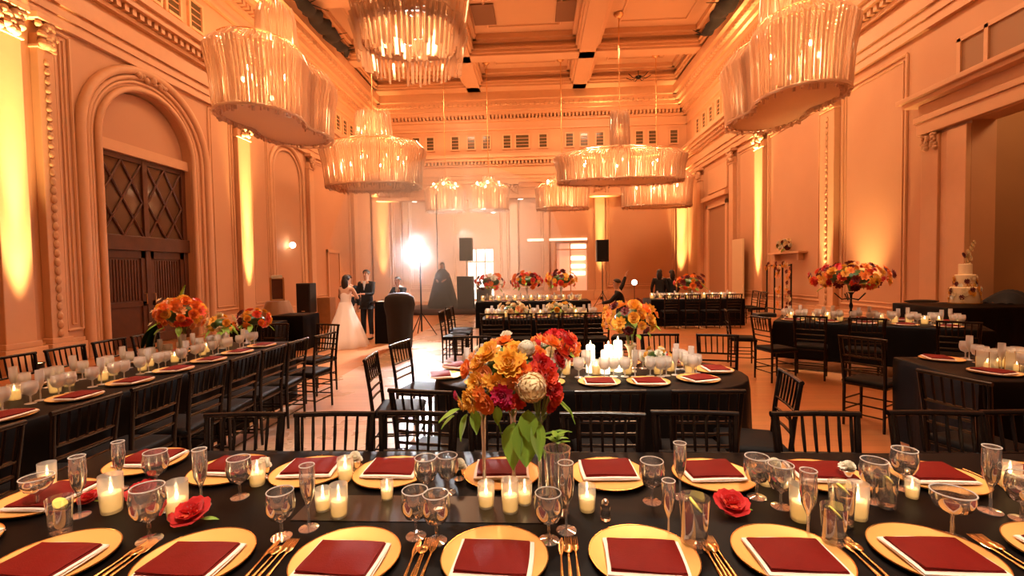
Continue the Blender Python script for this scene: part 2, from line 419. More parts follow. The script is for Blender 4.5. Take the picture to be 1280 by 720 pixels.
# pilasters with base and capital
def pilaster(n, wall, a, wd, orn=False, ztop=6.55, prot=.16):
    def bx(mb, p, a0, a1, z0, z1):
        if wall == 'L': mb.box((XL, a0, z0), (XL + p, a1, z1))
        elif wall == 'R': mb.box((XR - p, a0, z0), (XR, a1, z1))
        else: mb.box((a0, YB - p, z0), (a1, YB, z1))
    h = wd / 2; m = MB()
    bx(m, prot, a - h, a + h, .5, ztop - .35)
    bx(m, prot + .1, a - h - .1, a + h + .1, 0, .42); bx(m, prot + .05, a - h - .05, a + h + .05, .42, .52)
    bx(m, prot + .04, a - h - .03, a + h + .03, ztop - .62, ztop - .56); bx(m, prot + .12, a - h - .08, a + h + .08, ztop - .12, ztop)
    o = struct('trim_%d' % n, m, M_TRIM, bevel=.012)
    c = MB()
    for i in range(18):
        t = rnd.uniform(-h, h); z = ztop - .34 + rnd.uniform(-.2, .2); p = prot + .04
        pos = {'L': (XL + p, a + t, z), 'R': (XR - p, a + t, z), 'B': (a + t, YB - p, z)}[wall]
        c.ball(pos, rnd.uniform(.06, .10), 7, 5)
    c.build('capital_carving', M_ORN, o, smooth=60)
    if orn:
        s = MB(); z = .6
        while z < ztop - .7:
            p = prot + .012
            pos = {'L': (XL + p, a, z), 'R': (XR - p, a, z)}[wall]
            s.ball(pos, .085, 8, 5, .4 if wall != 'B' else 1, .7); z += .17
        s.build('carved_strip', M_ORN, o, smooth=60)
NT = [20]
def nt_():
    NT[0] += 1; return NT[0]
for a, wd, orn in ((7.75, .5, False), (8.42, .3, True), (14.35, .62, False), (18.75, .36, False), (23.4, .5, False), (3.0, .6, False)): pilaster(nt_(), 'L', a, wd, orn)
for a, wd, orn in ((17.5, .62, False), (13.5, .62, True), (19.9, .4, False), (23.7, .45, False)): pilaster(nt_(), 'R', a, wd, orn)
for a, wd in ((-8.7, .95), (-7.3, .3), (-1.2, .45), (3.55, .55), (8.0, .6), (.6, .3)): pilaster(nt_(), 'B', a, wd)
# framed wall fields
def field(wall, a0, a1, z0, z1, r=.035):
    m = MB()
    for d, rr in ((0, r), (.11, r * .6)):
        c = [(a0 + d, z0 + d), (a1 - d, z0 + d), (a1 - d, z1 - d), (a0 + d, z1 - d)]
        for i in range(4):
            p, q = c[i], c[(i + 1) % 4]
            if wall == 'L': m.tube([(XL + rr * .4, *p), (XL + rr * .4, *q)], rr, 6)
            elif wall == 'R': m.tube([(XR - rr * .4, *p), (XR - rr * .4, *q)], rr, 6)
            else: m.tube([(p[0], YB - rr * .4, p[1]), (q[0], YB - rr * .4, q[1])], rr, 6)
    return struct('trim_%d' % nt_(), m, M_TRIM, smooth=50)
for a in ((8.7, 9.0), (12.95, 13.95), (14.8, 15.85), (19.1, 22.9)): field('L', *a, .62, 6.45)
for a in ((10.9, 13.05), (14.0, 17.05), (18.0, 19.5)): field('R', *a, .62, 6.3)
for a in ((-8.1, -7.5), (-7.1, -4.5), (-2.0, -1.5), (3.95, 7.6), (-1.0, .4)): field('B', *a, .7, 6.3, .05)
# service door in the left wall, tall door in the right wall
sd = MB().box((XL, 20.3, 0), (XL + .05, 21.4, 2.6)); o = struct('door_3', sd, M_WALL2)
m = MB(); m.box((XL, 20.2, 0), (XL + .09, 20.3, 2.7)); m.box((XL, 21.4, 0), (XL + .09, 21.5, 2.7)); m.box((XL, 20.2, 2.6), (XL + .09, 21.5, 2.75)); m.build('door_frame', M_TRIM, o)
sd = MB().box((XR - .04, 20.6, 0), (XR, 22.6, 4.4)); o = struct('door_4', sd, mat('tan_door', (.36, .18, .09), .5))
m = MB(); m.box((XR - .12, 20.4, 0), (XR, 20.6, 4.6)); m.box((XR - .12, 22.6, 0), (XR, 22.8, 4.6)); m.box((XR - .12, 20.4, 4.4), (XR, 22.8, 4.75)); m.box((XR - .3, 20.2, 4.75), (XR, 23.0, 4.95)); m.box((XR - .08, 20.5, 5.1), (XR, 22.7, 6.2)); m.build('door_frame', M_TRIM, o, bevel=.01)
# plinths
bb = MB().box((XL, Y0, 0), (XL + .12, DC - 1.9, .38)); bb.box((XL, Y0, .38), (XL + .07, DC - 1.9, .46)); bb.box((XL, DC + 1.95, 0), (XL + .12, 20.2, .38)); bb.box((XL, DC + 1.95, .38), (XL + .07, 20.2, .46)); bb.box((XL, 21.5, 0), (XL + .12, YB, .38))
struct('baseboard_left', bb, M_TRIM, bevel=.01)
bb = MB().box((XR - .12, OY1 + 1.1, 0), (XR, 20.4, .38)); bb.box((XR - .07, OY1 + 1.1, .38), (XR, 20.4, .46)); bb.box((XR - .12, 22.8, 0), (XR, YB, .38))
struct('baseboard_right', bb, M_TRIM, bevel=.01)
bb = MB().box((XL, YB - .12, 0), (D2[0], YB, .5)); bb.box((D2[1], YB - .12, 0), (XR, YB, .5)); bb.box((XL, YB - .06, .9), (D2[0], YB, .98)); bb.box((D2[1], YB - .06, .9), (1.1, YB, .98))
struct('baseboard_back', bb, M_TRIM, bevel=.01)

# entablature: (z0, z1, projection)
ENT = [(6.55, 6.75, .10), (6.75, 6.95, .14), (6.95, 7.02, .20), (7.02, 7.45, .10), (7.45, 7.55, .22), (7.70, 7.86, .42), (7.86, 8.0, .52), (8.0, 8.08, .46),
       (9.45, 9.55, .12), (9.55, 9.9, .06), (9.9, 10.02, .22), (10.18, 10.36, .50), (10.36, 10.56, .66), (10.56, 10.8, .82), (10.8, 11.2, 1.0)]
for wall in 'LRB':
    m = MB(); dn = MB()
    for z0, z1, p in ENT:
        if wall == 'L': m.box((XL, Y0, z0), (XL + p, YB, z1))
        elif wall == 'R': m.box((XR - p, Y0, z0), (XR, YB, z1))
        else: m.box((XL, YB - p, z0), (XR, YB, z1))
    for z0, z1, p in ((7.55, 7.70, .34), (10.02, 10.18, .40)):
        a, e = (Y0, YB) if wall != 'B' else (XL, XR)
        t = a if a > 2 or wall == 'B' else 5.0
        while t < e:
            if wall == 'L': dn.box((XL, t, z0), (XL + p, t + .11, z1))
            elif wall == 'R': dn.box((XR - p, t, z0), (XR, t + .11, z1))
            else: dn.box((t, YB - p, z0), (t + .11, YB, z1))
            t += .2
    nm = {'L': 'wall_left_cornice', 'R': 'wall_right_cornice', 'B': 'wall_back_cornice'}[wall]
    o = struct(nm, m, M_TRIM); dn.build('dentils', M_TRIM, o)
# attic windows
NW = [2]
def attic(wall, a, wd=.38, z0=8.45, z1=9.15):
    NW[0] += 1; g = MB(); f = MB(); h = wd / 2
    def bx(mb, p0, p1, a0, a1, c0, c1):
        if wall == 'L': mb.box((XL + p0, a0, c0), (XL + p1, a1, c1))
        elif wall == 'R': mb.box((XR - p1, a0, c0), (XR - p0, a1, c1))
        else: mb.box((a0, YB - p1, c0), (a1, YB - p0, c1))
    bx(f, 0, .07, a - h - .07, a - h, z0 - .07, z1 + .07); bx(f, 0, .07, a + h, a + h + .07, z0 - .07, z1 + .07)
    bx(f, 0, .07, a - h, a + h, z1, z1 + .07); bx(f, 0, .09, a - h, a + h, z0 - .07, z0)
    bx(g, 0, .02, a - h, a + h, z0, z1)
    o = struct('window_%d' % NW[0], f, M_TRIM)
    g.build('pane', M_WIN, o)
    mm = MB()
    for i in (1, 2, 3): bx(mm, .02, .04, a - h, a + h, z0 + (z1 - z0) * i / 4 - .012, z0 + (z1 - z0) * i / 4 + .012)
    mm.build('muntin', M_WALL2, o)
for y in (10.2, 11.0, 11.8, 12.6, 16.0, 16.8, 17.6, 18.4, 21.0, 21.8, 22.6, 23.4): attic('L', y, .42 if y != 11.0 else .7)
for y in (9.6, 10.4, 11.2, 15.0, 15.9, 16.8, 20.6, 21.5, 22.4, 23.3, 24.2): attic('R', y)
for x in (-7.4, -6.6, -5.8, -4.4, -3.5, -2.65, -1.5, 1.95, 2.75, 3.6, 4.9, 5.75, 6.45, 7.6): attic('B', x)
attic('B', -.65, .7); attic('B', .5, .4)
# carved frieze on the cornices: leafy balls in a row
for wall in 'LRB':
    m = MB(); t = 8.0 if wall != 'B' else XL + .8
    while t < (YB - .8 if wall != 'B' else XR - .8):
        pos = {'L': (XL + .76, t, 10.62), 'R': (XR - .76, t, 10.62), 'B': (t, YB - .76, 10.62)}[wall]
        m.ball(pos, .10, 6, 4); t += .26
    struct('trim_%d' % nt_(), m, M_ORN, smooth=60)

# ceiling: slab, beams and coffers
struct('ceiling', MB().box((XL - .5, Y0, ZC), (XR + .5, YB + .4, ZC + .2)), M_CEIL)
BX = (-3.15, 2.4); BY = (1.8, 6.7, 11.5, 16.4, 21.2)
m = MB()
for x in BX: m.box((x - .36, Y0, 11.2), (x + .36, YB, ZC))
for y in BY: m.box((XL, y - .32, 11.2), (XR, y + .32, ZC))
m.box((XL, YB - 1.6, 11.2), (XR, YB, ZC))
struct('ceiling_beams', m, M_CEIL, bevel=.02)
xs = [XL + 1.0, BX[0] - .36, BX[0] + .36, BX[1] - .36, BX[1] + .36, XR - 1.0]
ys = [Y0] + sum([[y - .32, y + .32] for y in BY], []) + [YB - 1.6]
for i in (0, 2, 4):
    for j in range(0, len(ys), 2):
        if ys[j + 1] < 6: continue
        x0, x1, y0, y1 = xs[i], xs[i + 1], ys[j], ys[j + 1]; m = MB()
        for d, z0, z1 in ((.0, 11.3, 11.42), (.0, 11.42, 11.5), (.0, 11.7, 11.8), (0, 11.8, ZC)):
            p = {11.3: .10, 11.42: .18, 11.7: .16, 11.8: .32}[z0]
            m.box((x0, y0, z0), (x0 + p, y1, z1)); m.box((x1 - p, y0, z0), (x1, y1, z1)); m.box((x0, y0, z0), (x1, y0 + p, z1)); m.box((x0, y1 - p, z0), (x1, y1, z1))
        q = .9
        for a, b in (((x0 + q, y0 + q), (x1 - q, y0 + q)), ((x1 - q, y0 + q), (x1 - q, y1 - q)), ((x1 - q, y1 - q), (x0 + q, y1 - q)), ((x0 + q, y1 - q), (x0 + q, y0 + q))):
            m.tube([(*a, ZC - .01), (*b, ZC - .01)], .05, 6)
        struct('ceiling_coffer_trim', m, M_TRIM)
# carved bands on the cross beams facing the room
for y in BY[1:]:
    m = MB(); x = XL + 1.1
    while x < XR - 1.1:
        if min(abs(x - b) for b in BX) > .45: m.ball((x, y - .34, 11.52), .075, 6, 4)
        x += .21
    struct('trim_%d' % nt_(), m, M_ORN, smooth=60)
# dark recessed hatch panels in the ceiling
for x, y in ((-4.3, 19.0), (-1.95, 19.0), (1.4, 19.0), (-6.5, 14.0), (5.2, 12.6)):
    tag(MB().box((x - .45, y - .75, ZC - .06), (x + .45, y + .75, ZC - .02)).build('ceiling_hatch', mat('dark_grille', (.22, .11, .06), .8), bevel=.01), kind='structure')

# flush downlights under the back cornice ledge
ld = MB().box((XL + .5, YB - .55, 5.62), (XR - .5, YB, 5.78)); struct('trim_%d' % nt_(), ld, M_TRIM, bevel=.01)
for i, x in enumerate((-6.7, -.8)):
    t = thing('ceiling_light', 'small round flush light glowing under the back wall ledge, %s' % ('beside the white spotlight glare' if i == 0 else 'above the glazed street door side'), 'light', (x, YB - .33, 5.62))
    MB().lathe([(.17, -.04), (.2, 0)], 20).build('rim', M_TRIM, t, smooth=40)
    MB().lathe([(.14, -.05), (.15, -.035)], 20).build('diffuser', mat('downlight_glow', (1, .9, .7), .4, emit=(1, .8, .6), estr=6), t)
# black strips modelling the shade of the unlit recess above the side cornices
def shade_strip(x, y0, y1, z, lab, sgn):
    n = 22; path = []; rs = []
    for i in range(n):
        t = i / (n - 1); path.append((x + rnd.uniform(-.1, .1), y0 + (y1 - y0) * t, z + rnd.uniform(-.08, .08))); rs.append((.08 + .26 * math.sin(PI * t) ** .7) * rnd.uniform(.75, 1.2))
    m = MB().tube(path, rs, 9, .55)
    for i in range(9):
        y = rnd.uniform(y0, y1); m.tube([(x, y, z), (x - sgn * rnd.uniform(.3, .8), y + rnd.uniform(-.5, .6), z + rnd.uniform(-.1, .1))], [.03, .008], 5)
    tag(m.build('recess_shade_strip', M_FABRIC_SHADE, smooth=60), lab, 'shade')
shade_strip(-7.8, 14.6, 19.6, 10.86, 'ragged black strip of recess shade along the ceiling edge above the tall arched door wall', -1)
shade_strip(6.8, 14.9, 19.2, 10.86, 'ragged black strip of recess shade along the ceiling edge above the portico wall', 1)
def iron_fixture(x, y, z, lab):
    t = thing('ceiling_fixture', lab, 'ceiling fixture', (x, y, z))
    MB().lathe([(.02, 0), (.16, -.06), (.12, -.16), (.02, -.2)], 12).build('hub', M_BMET, t, smooth=40)
    for i in range(7):
        a = 2 * PI * i / 7; MB().tube([(0, 0, -.1), (.35 * math.cos(a), .35 * math.sin(a), -.16), (.6 * math.cos(a), .6 * math.sin(a), -.02)], .02, 5).build('arm', M_BMET, t)
iron_fixture(5.2, 23.6, 11.2, 'black spidery fixture on the ceiling near the far corner')
# ================================================================== CHANDELIERS
def plan(ax, ay, t, pw):
    c, d = math.cos(t), math.sin(t)
    if pw == 'double':                      # two joined rounds
        L = ay / 1.41; r = L * (1 - .41 * math.cos(2 * t)); return ax / 1.02 * r * c / (ay / 2.05), r * d
    rr = (abs(c) ** pw + abs(d) ** pw) ** (-1 / pw)
    return ax * rr * c, ay * rr * d
def curtain(ax, ay, z0, z1, n, taper=.92, jit=.08, wd=.03, pw=2.6, seed=1, rows=2):
    """hanging crystal rods round a rounded plan; three sided rods of uneven length"""
    q = random.Random(seed); mb = MB()
    for row in range(rows):
        s = 1 - .1 * row
        for i in range(n):
            t = 2 * PI * (i + .5 * row) / n + q.uniform(-.3, .3) / n
            x, y = plan(ax * s, ay * s, t, pw)
            zt = z1 + q.uniform(-jit, jit) * .5 - .06 * row; zb = z0 + q.uniform(-jit, jit) + (.1 if i % 7 == 0 else 0)
            w = wd * q.uniform(.7, 1.25); a0 = q.uniform(0, 6)
            vs = []
            for f, z in ((.90, zt), (1.03, zt - (zt - zb) * .16), ((1 + taper) / 2, (zt + zb) / 2), (taper, zb)):
                for k in range(3):
                    a = a0 + 2 * PI * k / 3; ww = w * (.5 if z == zt else 1)
                    vs.append((x * f + ww * math.cos(a), y * f + ww * math.sin(a), z))
            fs = [(r * 3 + k, r * 3 + (k + 1) % 3, r * 3 + 3 + (k + 1) % 3, r * 3 + 3 + k) for r in range(3) for k in range(3)] + [(2, 1, 0), (9, 10, 11)]
            mb.add(vs, fs)
    return mb
def ring(mb, ax, ay, z, r, pw=2.6, n=48, c=(0, 0)):
    pts = []
    for i in range(n + 1):
        a, b = plan(ax, ay, 2 * PI * i / n, pw)
        pts.append((c[0] + a, c[1] + b, z))
    return mb.tube(pts, r, 6)
LAMP = (1, .47, .19)
def chandelier(x, y, ax, ay, z0, z1, label, taper=.92, lower=.12, neck=1.0, watts=420, seed=1, n=None, nw=.45, group=None, pw=2.6, topbulbs=False):
    t = thing('crystal_chandelier', label, 'chandelier', (x, y, 0), 0, group)
    n = n or int((ax + ay) * 50)
    o = curtain(ax, ay, z0, z1, n, taper, .07, .030, seed=seed, pw=pw).build('crystal_drum', M_CRYS, t); o['kind'] = 'stuff'
    bp = MB(); pl = [plan(ax * taper * .97, ay * taper * .97, 2 * PI * i / 60, pw) for i in range(60)]; bp.prism(pl, z0 + .05, z0 + .07); bp.build('frosted_underside', M_UNDER, t) if taper > .8 else None
    if lower:
        o = curtain(ax * .78, ay * .78, z0 - lower, z0 + .25, int(n * .6), .9, .06, .026, seed=seed + 1, rows=1, pw=pw).build('lower_crystal_tier', M_CRYS, t); o['kind'] = 'stuff'
    o = curtain(ax * nw, min(ay, ax) * nw, z1 + .02, z1 + neck, int(n * .3), 1.15, .12, .024, pw=2, seed=seed + 2).build('upper_crystal_tier', M_CRYS, t); o['kind'] = 'stuff'
    # shoulder strands from the neck out to the drum rim
    sh = MB(); q = random.Random(seed)
    for i in range(int(n * .35)):
        a = 2 * PI * i / int(n * .35); c, d = math.cos(a), math.sin(a); ex, ey = plan(ax, ay, a, pw)
        sh.tube([(ax * nw * c, min(ax, ay) * nw * d, z1 + .30), (ex * .72, ey * .72, z1 + .07 + q.uniform(-.03, .03)), (ex * .93, ey * .93, z1 - .02)], [.012, .018, .012], 4)
    o = sh.build('shoulder_strands', M_CRYS, t); o['kind'] = 'stuff'
    fr = MB(); ring(fr, ax * .90, ay * .90, z1 + .01, .016, pw); ring(fr, ax * .7, ay * .7, z1 - .02, .016, pw)
    rb = MB(); ring(rb, ax * taper * 1.01, ay * taper * 1.01, z0 + .03, .035, pw); rb.build('bottom_rim', M_CRYS, t, smooth=60)
    for i in range(8):
        a = 2 * PI * i / 8; fr.tube([(0, 0, z1 + .25), (plan(ax, ay, a, pw)[0] * .88, plan(ax, ay, a, pw)[1] * .88, z1)], .014, 5)
    frm = fr.build('frame', M_BRASS, t, smooth=50)
    MB().tube([(0, 0, z1 - .3), (0, 0, 11.9 if min(abs(x - b) for b in BX) > .5 else 11.15)], .022, 8).build('suspension_rod', M_BRASS, t, smooth=50)
    MB().lathe([(.02, 0), (.2, -.03), (.16, -.12), (.03, -.2)], 16, (0, 0, ZC if min(abs(x - b) for b in BX) > .5 else 11.2)).build('ceiling_rose', M_BRASS, t, smooth=40)
    nb = 6
    for i in range(nb):
        a = 2 * PI * (i + .5) / nb; bx_, by_ = ax * .62 * math.cos(a), ay * .62 * math.sin(a)
        MB().ball((0, 0, 0), .045, 10, 7, sz=1.5).build('bulb', M_BULB, frm, smooth=80, loc=(bx_, by_, (z1 + .14 if topbulbs else (z0 + z1) / 2 + .2)))
    for s in (-1, 1):
        L = light('chandelier_lamp', 'POINT', (x + (s * ax * .35 if ax >= ay else 0), y + (s * ay * .35 if ay > ax else 0), (z0 + z1) / 2), LAMP, watts / 2, .28)
    light('chandelier_top_lamp', 'POINT', (x, y, z1 + neck * .5), LAMP, watts * .16, .12)
E = CAMH
chandelier(-6.05, 10.9, .92, 1.85, E + 3.45, E + 5.0, 'huge crystal chandelier drum hanging beside the tall arched dark door', seed=3, watts=430, neck=1.25, pw='double', lower=0)
chandelier(5.62, 11.0, .90, 1.85, E + 3.5, E + 5.1, 'huge crystal chandelier drum hanging before the lit pilaster left of the portico', seed=7, watts=430, neck=1.25, pw='double', lower=0)
chandelier(-1.95, 7.5, 1.10, 1.10, E + 3.75, E + 5.6, 'round crystal chandelier cut by the top edge, hanging over the middle of the hall', taper=.72, lower=.42, seed=11, watts=240, neck=.9)
chandelier(-6.2, 17.8, 1.95, 1.15, E + 3.3, E + 4.95, 'wide crystal chandelier with a tall neck, above the bride', seed=15, watts=480, neck=1.3, nw=.34)
chandelier(-4.46, 23.2, 1.0, .8, E + 3.0, E + 4.2, 'small far crystal drum above the big speaker, the one beside the white spotlight', seed=19, watts=330, neck=.5, nw=.3, taper=.98, lower=0, topbulbs=True)
chandelier(-2.30, 23.2, 1.0, .8, E + 3.0, E + 4.2, 'small far crystal drum straight above the glazed street door', seed=22, watts=330, neck=.5, nw=.3, taper=.98, lower=0, topbulbs=True)
chandelier(1.35, 23.2, 1.3, .8, E + 3.0, E + 4.2, 'far low crystal drum above the warm lit back window', seed=25, watts=330, neck=.5, nw=.3, taper=.98, lower=0, topbulbs=True)
chandelier(3.5, 19.4, 2.62, .95, E + 3.55, E + 4.75, 'very wide crystal drum hanging over the two low far ones', seed=28, watts=460, neck=1.7, nw=.14, taper=.97, lower=0)
chandelier(5.95, 23.2, 1.7, .8, E + 3.0, E + 4.6, 'far low crystal drum in front of the bright corner pilaster', seed=34, watts=200, neck=.5, nw=.3, taper=.97, lower=0)

# ================================================================== TABLEWARE prototypes (origin on the table top)
def glass_profile(kind):
    if kind == 'goblet': return [(.034, 0), (.034, .003), (.006, .008), (.005, .05), (.008, .058), (.034, .072), (.046, .10), (.047, .125), (.042, .16)], [(.001, .064), (.032, .073), (.0435, .10), (.0445, .128)], .045
    if kind == 'flute': return [(.033, 0), (.033, .003), (.005, .008), (.004, .075), (.008, .085), (.022, .12), (.026, .16), (.0245, .225)], [(.001, .088), (.020, .12), (.0235, .165)], .06
    if kind == 'coupe': return [(.035, 0), (.035, .003), (.006, .008), (.005, .065), (.009, .072), (.040, .09), (.050, .115), (.050, .135)], [(.001, .077), (.038, .092), (.046, .118)], .05
    if kind == 'tumbler': return [(.030, 0), (.032, .004), (.034, .06), (.038, .13)], [(.001, .010), (.030, .012), (.032, .06), (.034, .10)], 0
def glass_thing(kind, name, far=False):
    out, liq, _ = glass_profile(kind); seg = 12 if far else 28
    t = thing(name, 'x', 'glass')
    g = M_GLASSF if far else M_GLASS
    if kind != 'tumbler':
        k = 4
        MB().lathe(out[:k], seg, cap1=False).build('stem_and_foot', g, t, smooth=60)
        b = MB().lathe(out[k - 1:], seg, cap0=False, cap1=False)
        if not far: b.lathe([(r * .975, z) for r, z in reversed(out[k:])], seg, cap0=False, cap1=False)
        bo = b.build('bowl', g, t, smooth=60)
        if not far:
            rm = MB(); ring(rm, out[-1][0], out[-1][0], out[-1][1], .0019, 2, 28); rm.build('rim', M_RIM, bo, smooth=60)
    else:
        b = MB().lathe(out, seg, cap1=False)
        b.build('body', g, t, smooth=60)
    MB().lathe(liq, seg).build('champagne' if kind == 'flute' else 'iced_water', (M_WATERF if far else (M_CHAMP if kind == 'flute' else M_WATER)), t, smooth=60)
    if kind == 'tumbler' and not far:
        MB().lathe([(.022, -.003), (.024, 0), (.022, .003)], 16).xf(Matrix.Translation((.004, 0, .108)) @ Matrix.Rotation(.9, 4, 'Y')).build('lemon_slice', mat('lemon', (.9, .75, .15), .4), t, smooth=40)
    return t
P_GOB = Proto(glass_thing('goblet', 'water_goblet')); P_FLU = Proto(glass_thing('flute', 'champagne_flute'))
P_COU = Proto(glass_thing('coupe', 'coupe_glass')); P_TUM = Proto(glass_thing('tumbler', 'water_tumbler'))
PF_GOB = Proto(glass_thing('goblet', 'water_goblet', True)); PF_FLU = Proto(glass_thing('flute', 'champagne_flute', True))
def votive(h=.09, r=.032, ch=.05, name='votive_candle', far=False):
    t = thing(name, 'x', 'candle'); seg = 12 if far else 24
    MB().lathe([(r * .8, 0), (r * .86, .004), (r, h * .6), (r, h)], seg, cap1=False).build('glass_holder', M_VOT, t, smooth=60)
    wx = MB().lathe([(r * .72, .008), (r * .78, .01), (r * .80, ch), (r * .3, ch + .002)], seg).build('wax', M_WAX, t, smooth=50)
    MB().lathe([(.0008, ch), (.0045, ch + .008), (.005, ch + .013), (.0008, ch + .03)], 8).build('flame', M_FLAME, wx, smooth=60)
    return t
P_VOT = Proto(votive(.085, .029, .045)); P_VTALL = Proto(votive(.115, .031, .06)); PF_VOT = Proto(votive(.10, .036, .06, far=True))

def charger():
    t = thing('charger_plate', 'x', 'plate')
    prof = [(.105, 0), (.112, .002), (.155, .012), (.165, .014), (.164, .0165), (.155, .0145), (.118, .007), (.10, .006)]
    MB().lathe(prof, 56).build('plate_body', M_GOLD, t, smooth=50)
    MB().lathe([(.1625, .0150), (.1655, .0150), (.1655, .0178), (.1625, .0178)], 56, cap0=False, cap1=False).build('beaded_rim', M_GOLDD, t)
    return t
P_CHG = Proto(charger())
def cloth_pad(w, d, z0, th, wav, seed, puff=0):
    q = random.Random(seed); ph = [q.uniform(0, 6) for _ in range(4)]; mb = MB(); nu, nv = 20, 16
    def ed(u, v): return 1 - .03 * math.sin(PI * u) * math.sin(v * 9 + ph[0])
    def top(u, v):
        x = (u - .5) * w * ed(v, u); y = (v - .5) * d * ed(u, v)
        z = z0 + th + wav * (math.sin(u * 5 + ph[1]) * math.sin(v * 4 + ph[2])) + puff * math.sin(PI * u) * math.sin(PI * v)
        e = min(u, 1 - u, v, 1 - v); z -= max(0, .04 - e) * th * 12
        return (x, y, z)
    mb.grid(top, nu, nv); n1 = len(mb.v)
    mb.grid(lambda u, v: (top(1 - u, v)[0], top(1 - u, v)[1], z0), nu, nv)
    def idx(i, j): return j * (nu + 1) + i
    def jdx(i, j): return n1 + j * (nu + 1) + nu - i
    for i in range(nu): mb.f.append((idx(i + 1, 0), idx(i, 0), jdx(i, 0), jdx(i + 1, 0))); mb.f.append((idx(i, nv), idx(i + 1, nv), jdx(i + 1, nv), jdx(i, nv)))
    for j in range(nv): mb.f.append((idx(0, j), idx(0, j + 1), jdx(0, j + 1), jdx(0, j))); mb.f.append((idx(nu, j + 1), idx(nu, j), jdx(nu, j), jdx(nu, j + 1)))
    return mb
def napk():
    t = thing('dinner_napkin', 'x', 'napkin')
    cloth_pad(.212, .165, .0, .005, .0014, 3, .004).build('folded_cloth', M_NAP, t, smooth=60)
    cloth_pad(.208, .160, .0056, .003, .003, 5, .007).build('top_fold', M_NAP, t, smooth=60)
    return t
P_NAP = Proto(napk())
def wnap():
    t = thing('white_napkin', 'x', 'napkin')
    cloth_pad(.236, .190, .0, .005, .0015, 8).build('folded_cloth', M_WNAP, t, smooth=60)
    cloth_pad(.232, .187, .0052, .004, .0018, 9).build('top_fold', M_WNAP, t, smooth=60)
    return t
P_WNP = Proto(wnap())
def cutlery(kind):
    t = thing({'fork': 'dinner_fork', 'knife': 'dinner_knife', 'spoon': 'dessert_spoon'}[kind], 'x', kind)
    h = MB().tube([(0, -.10, .004), (0, -.06, .006), (0, .0, .006), (0, .035, .007)], [.0055, .005, .0028, .003], 8, .6)
    h.build('handle', M_CUT, t, smooth=60)
    if kind == 'fork':
        b = MB().tube([(0, .033, .007), (0, .05, .006), (0, .062, .008)], [.003, .010, .0115], 8, .25)
        b.build('neck', M_CUT, t, smooth=60)
        for x in (-.009, -.003, .003, .009):
            MB().tube([(x, .060, .008), (x, .085, .010), (x, .105, .0125)], [.0019, .0018, .0009], 5, .7).build('tine', M_CUT, t)
    elif kind == 'knife': MB().tube([(0, .033, .007), (0, .06, .006), (0.002, .10, .006), (.003, .125, .006)], [.004, .009, .009, .002], 8, .2).build('blade', M_CUT, t, smooth=60)
    else: MB().ball((0, .062, .009), .017, 12, 7, 1, 1.5, .35).build('bowl', M_CUT, t, smooth=60)
    return t
P_FRK = Proto(cutlery('fork')); P_KNF = Proto(cutlery('knife')); P_SPN = Proto(cutlery('spoon'))

# ================================================================== CHIAVARI CHAIR (sitter faces +Y)
def chair_proto():
    t = thing('chiavari_chair', 'x', 'chair')
    def post(s):
        return [(s * .178, -.185, 0), (s * .178, -.18, .44), (s * .186, -.20, .66), (s * .198, -.235, .92)]
    for s in (-1, 1):
        MB().tube(post(s), [.013, .017, .016, .014], 8).build('leg', M_CHAIR, t, smooth=50)
        MB().tube([(s * .185, .185, 0), (s * .185, .185, .425)], [.012, .017], 8).build('leg', M_CHAIR, t, smooth=50)
    def px(z): return (.186 + (z - .66) / .26 * .012) if z > .66 else .178 + (z - .44) / .22 * .008
    def py(z): return (-.20 - (z - .66) / .26 * .035) if z > .66 else -.18 - (z - .44) / .22 * .02
    br_ = MB().tube([(-.212, py(.92), .92), (0, py(.92) - .008, .922), (.212, py(.92), .92)], .0145, 8)
    for z in (.73, .655, .58): br_.tube([(-px(z), py(z), z), (0, py(z) - .008, z), (px(z), py(z), z)], .0105, 7)
    back = br_.build('backrest', M_CHAIR, t, smooth=50)
    for i in range(7):
        u = (i - 3) / 3.4
        MB().tube([(u * px(.73), py(.73) - .004, .73), (u * px(.83), py(.83) - .006, .82), (u * px(.92), py(.92) - .008, .92)], [.0065, .0085, .0065], 6).build('spindle', M_CHAIR, back, smooth=50)
    st_ = MB().box((-.20, -.19, .425), (.20, .21, .452)).build('seat', M_CHAIR, t, bevel=.01)
    cloth_pad(.40, .395, .452, .035, .001, 4, .014).xf(Matrix.Translation((0, .01, 0))).build('cushion', M_CUSH, st_, smooth=60)
    for s in (-1, 1):
        for z in (.16, .27): MB().tube([(s * .182, -.18, z), (s * .185, .185, z)], .008, 6).build('stretcher', M_CHAIR, t, smooth=50)
    for y in (-.182, .185):
        for z in (.14, .24): MB().tube([(-.18, y, z), (.18, y, z)], .008, 6).build('stretcher', M_CHAIR, t, smooth=50)
    return t
P_CHR = Proto(chair_proto())
def chair(x, y, face, label, group):
    """face = direction the sitter looks, degrees from +X"""
    x += .235 * math.cos(R(face)); y += .235 * math.sin(R(face))
    return P_CHR.put((x, y, 0), R(face - 90), 'black chiavari chair ' + label, group)

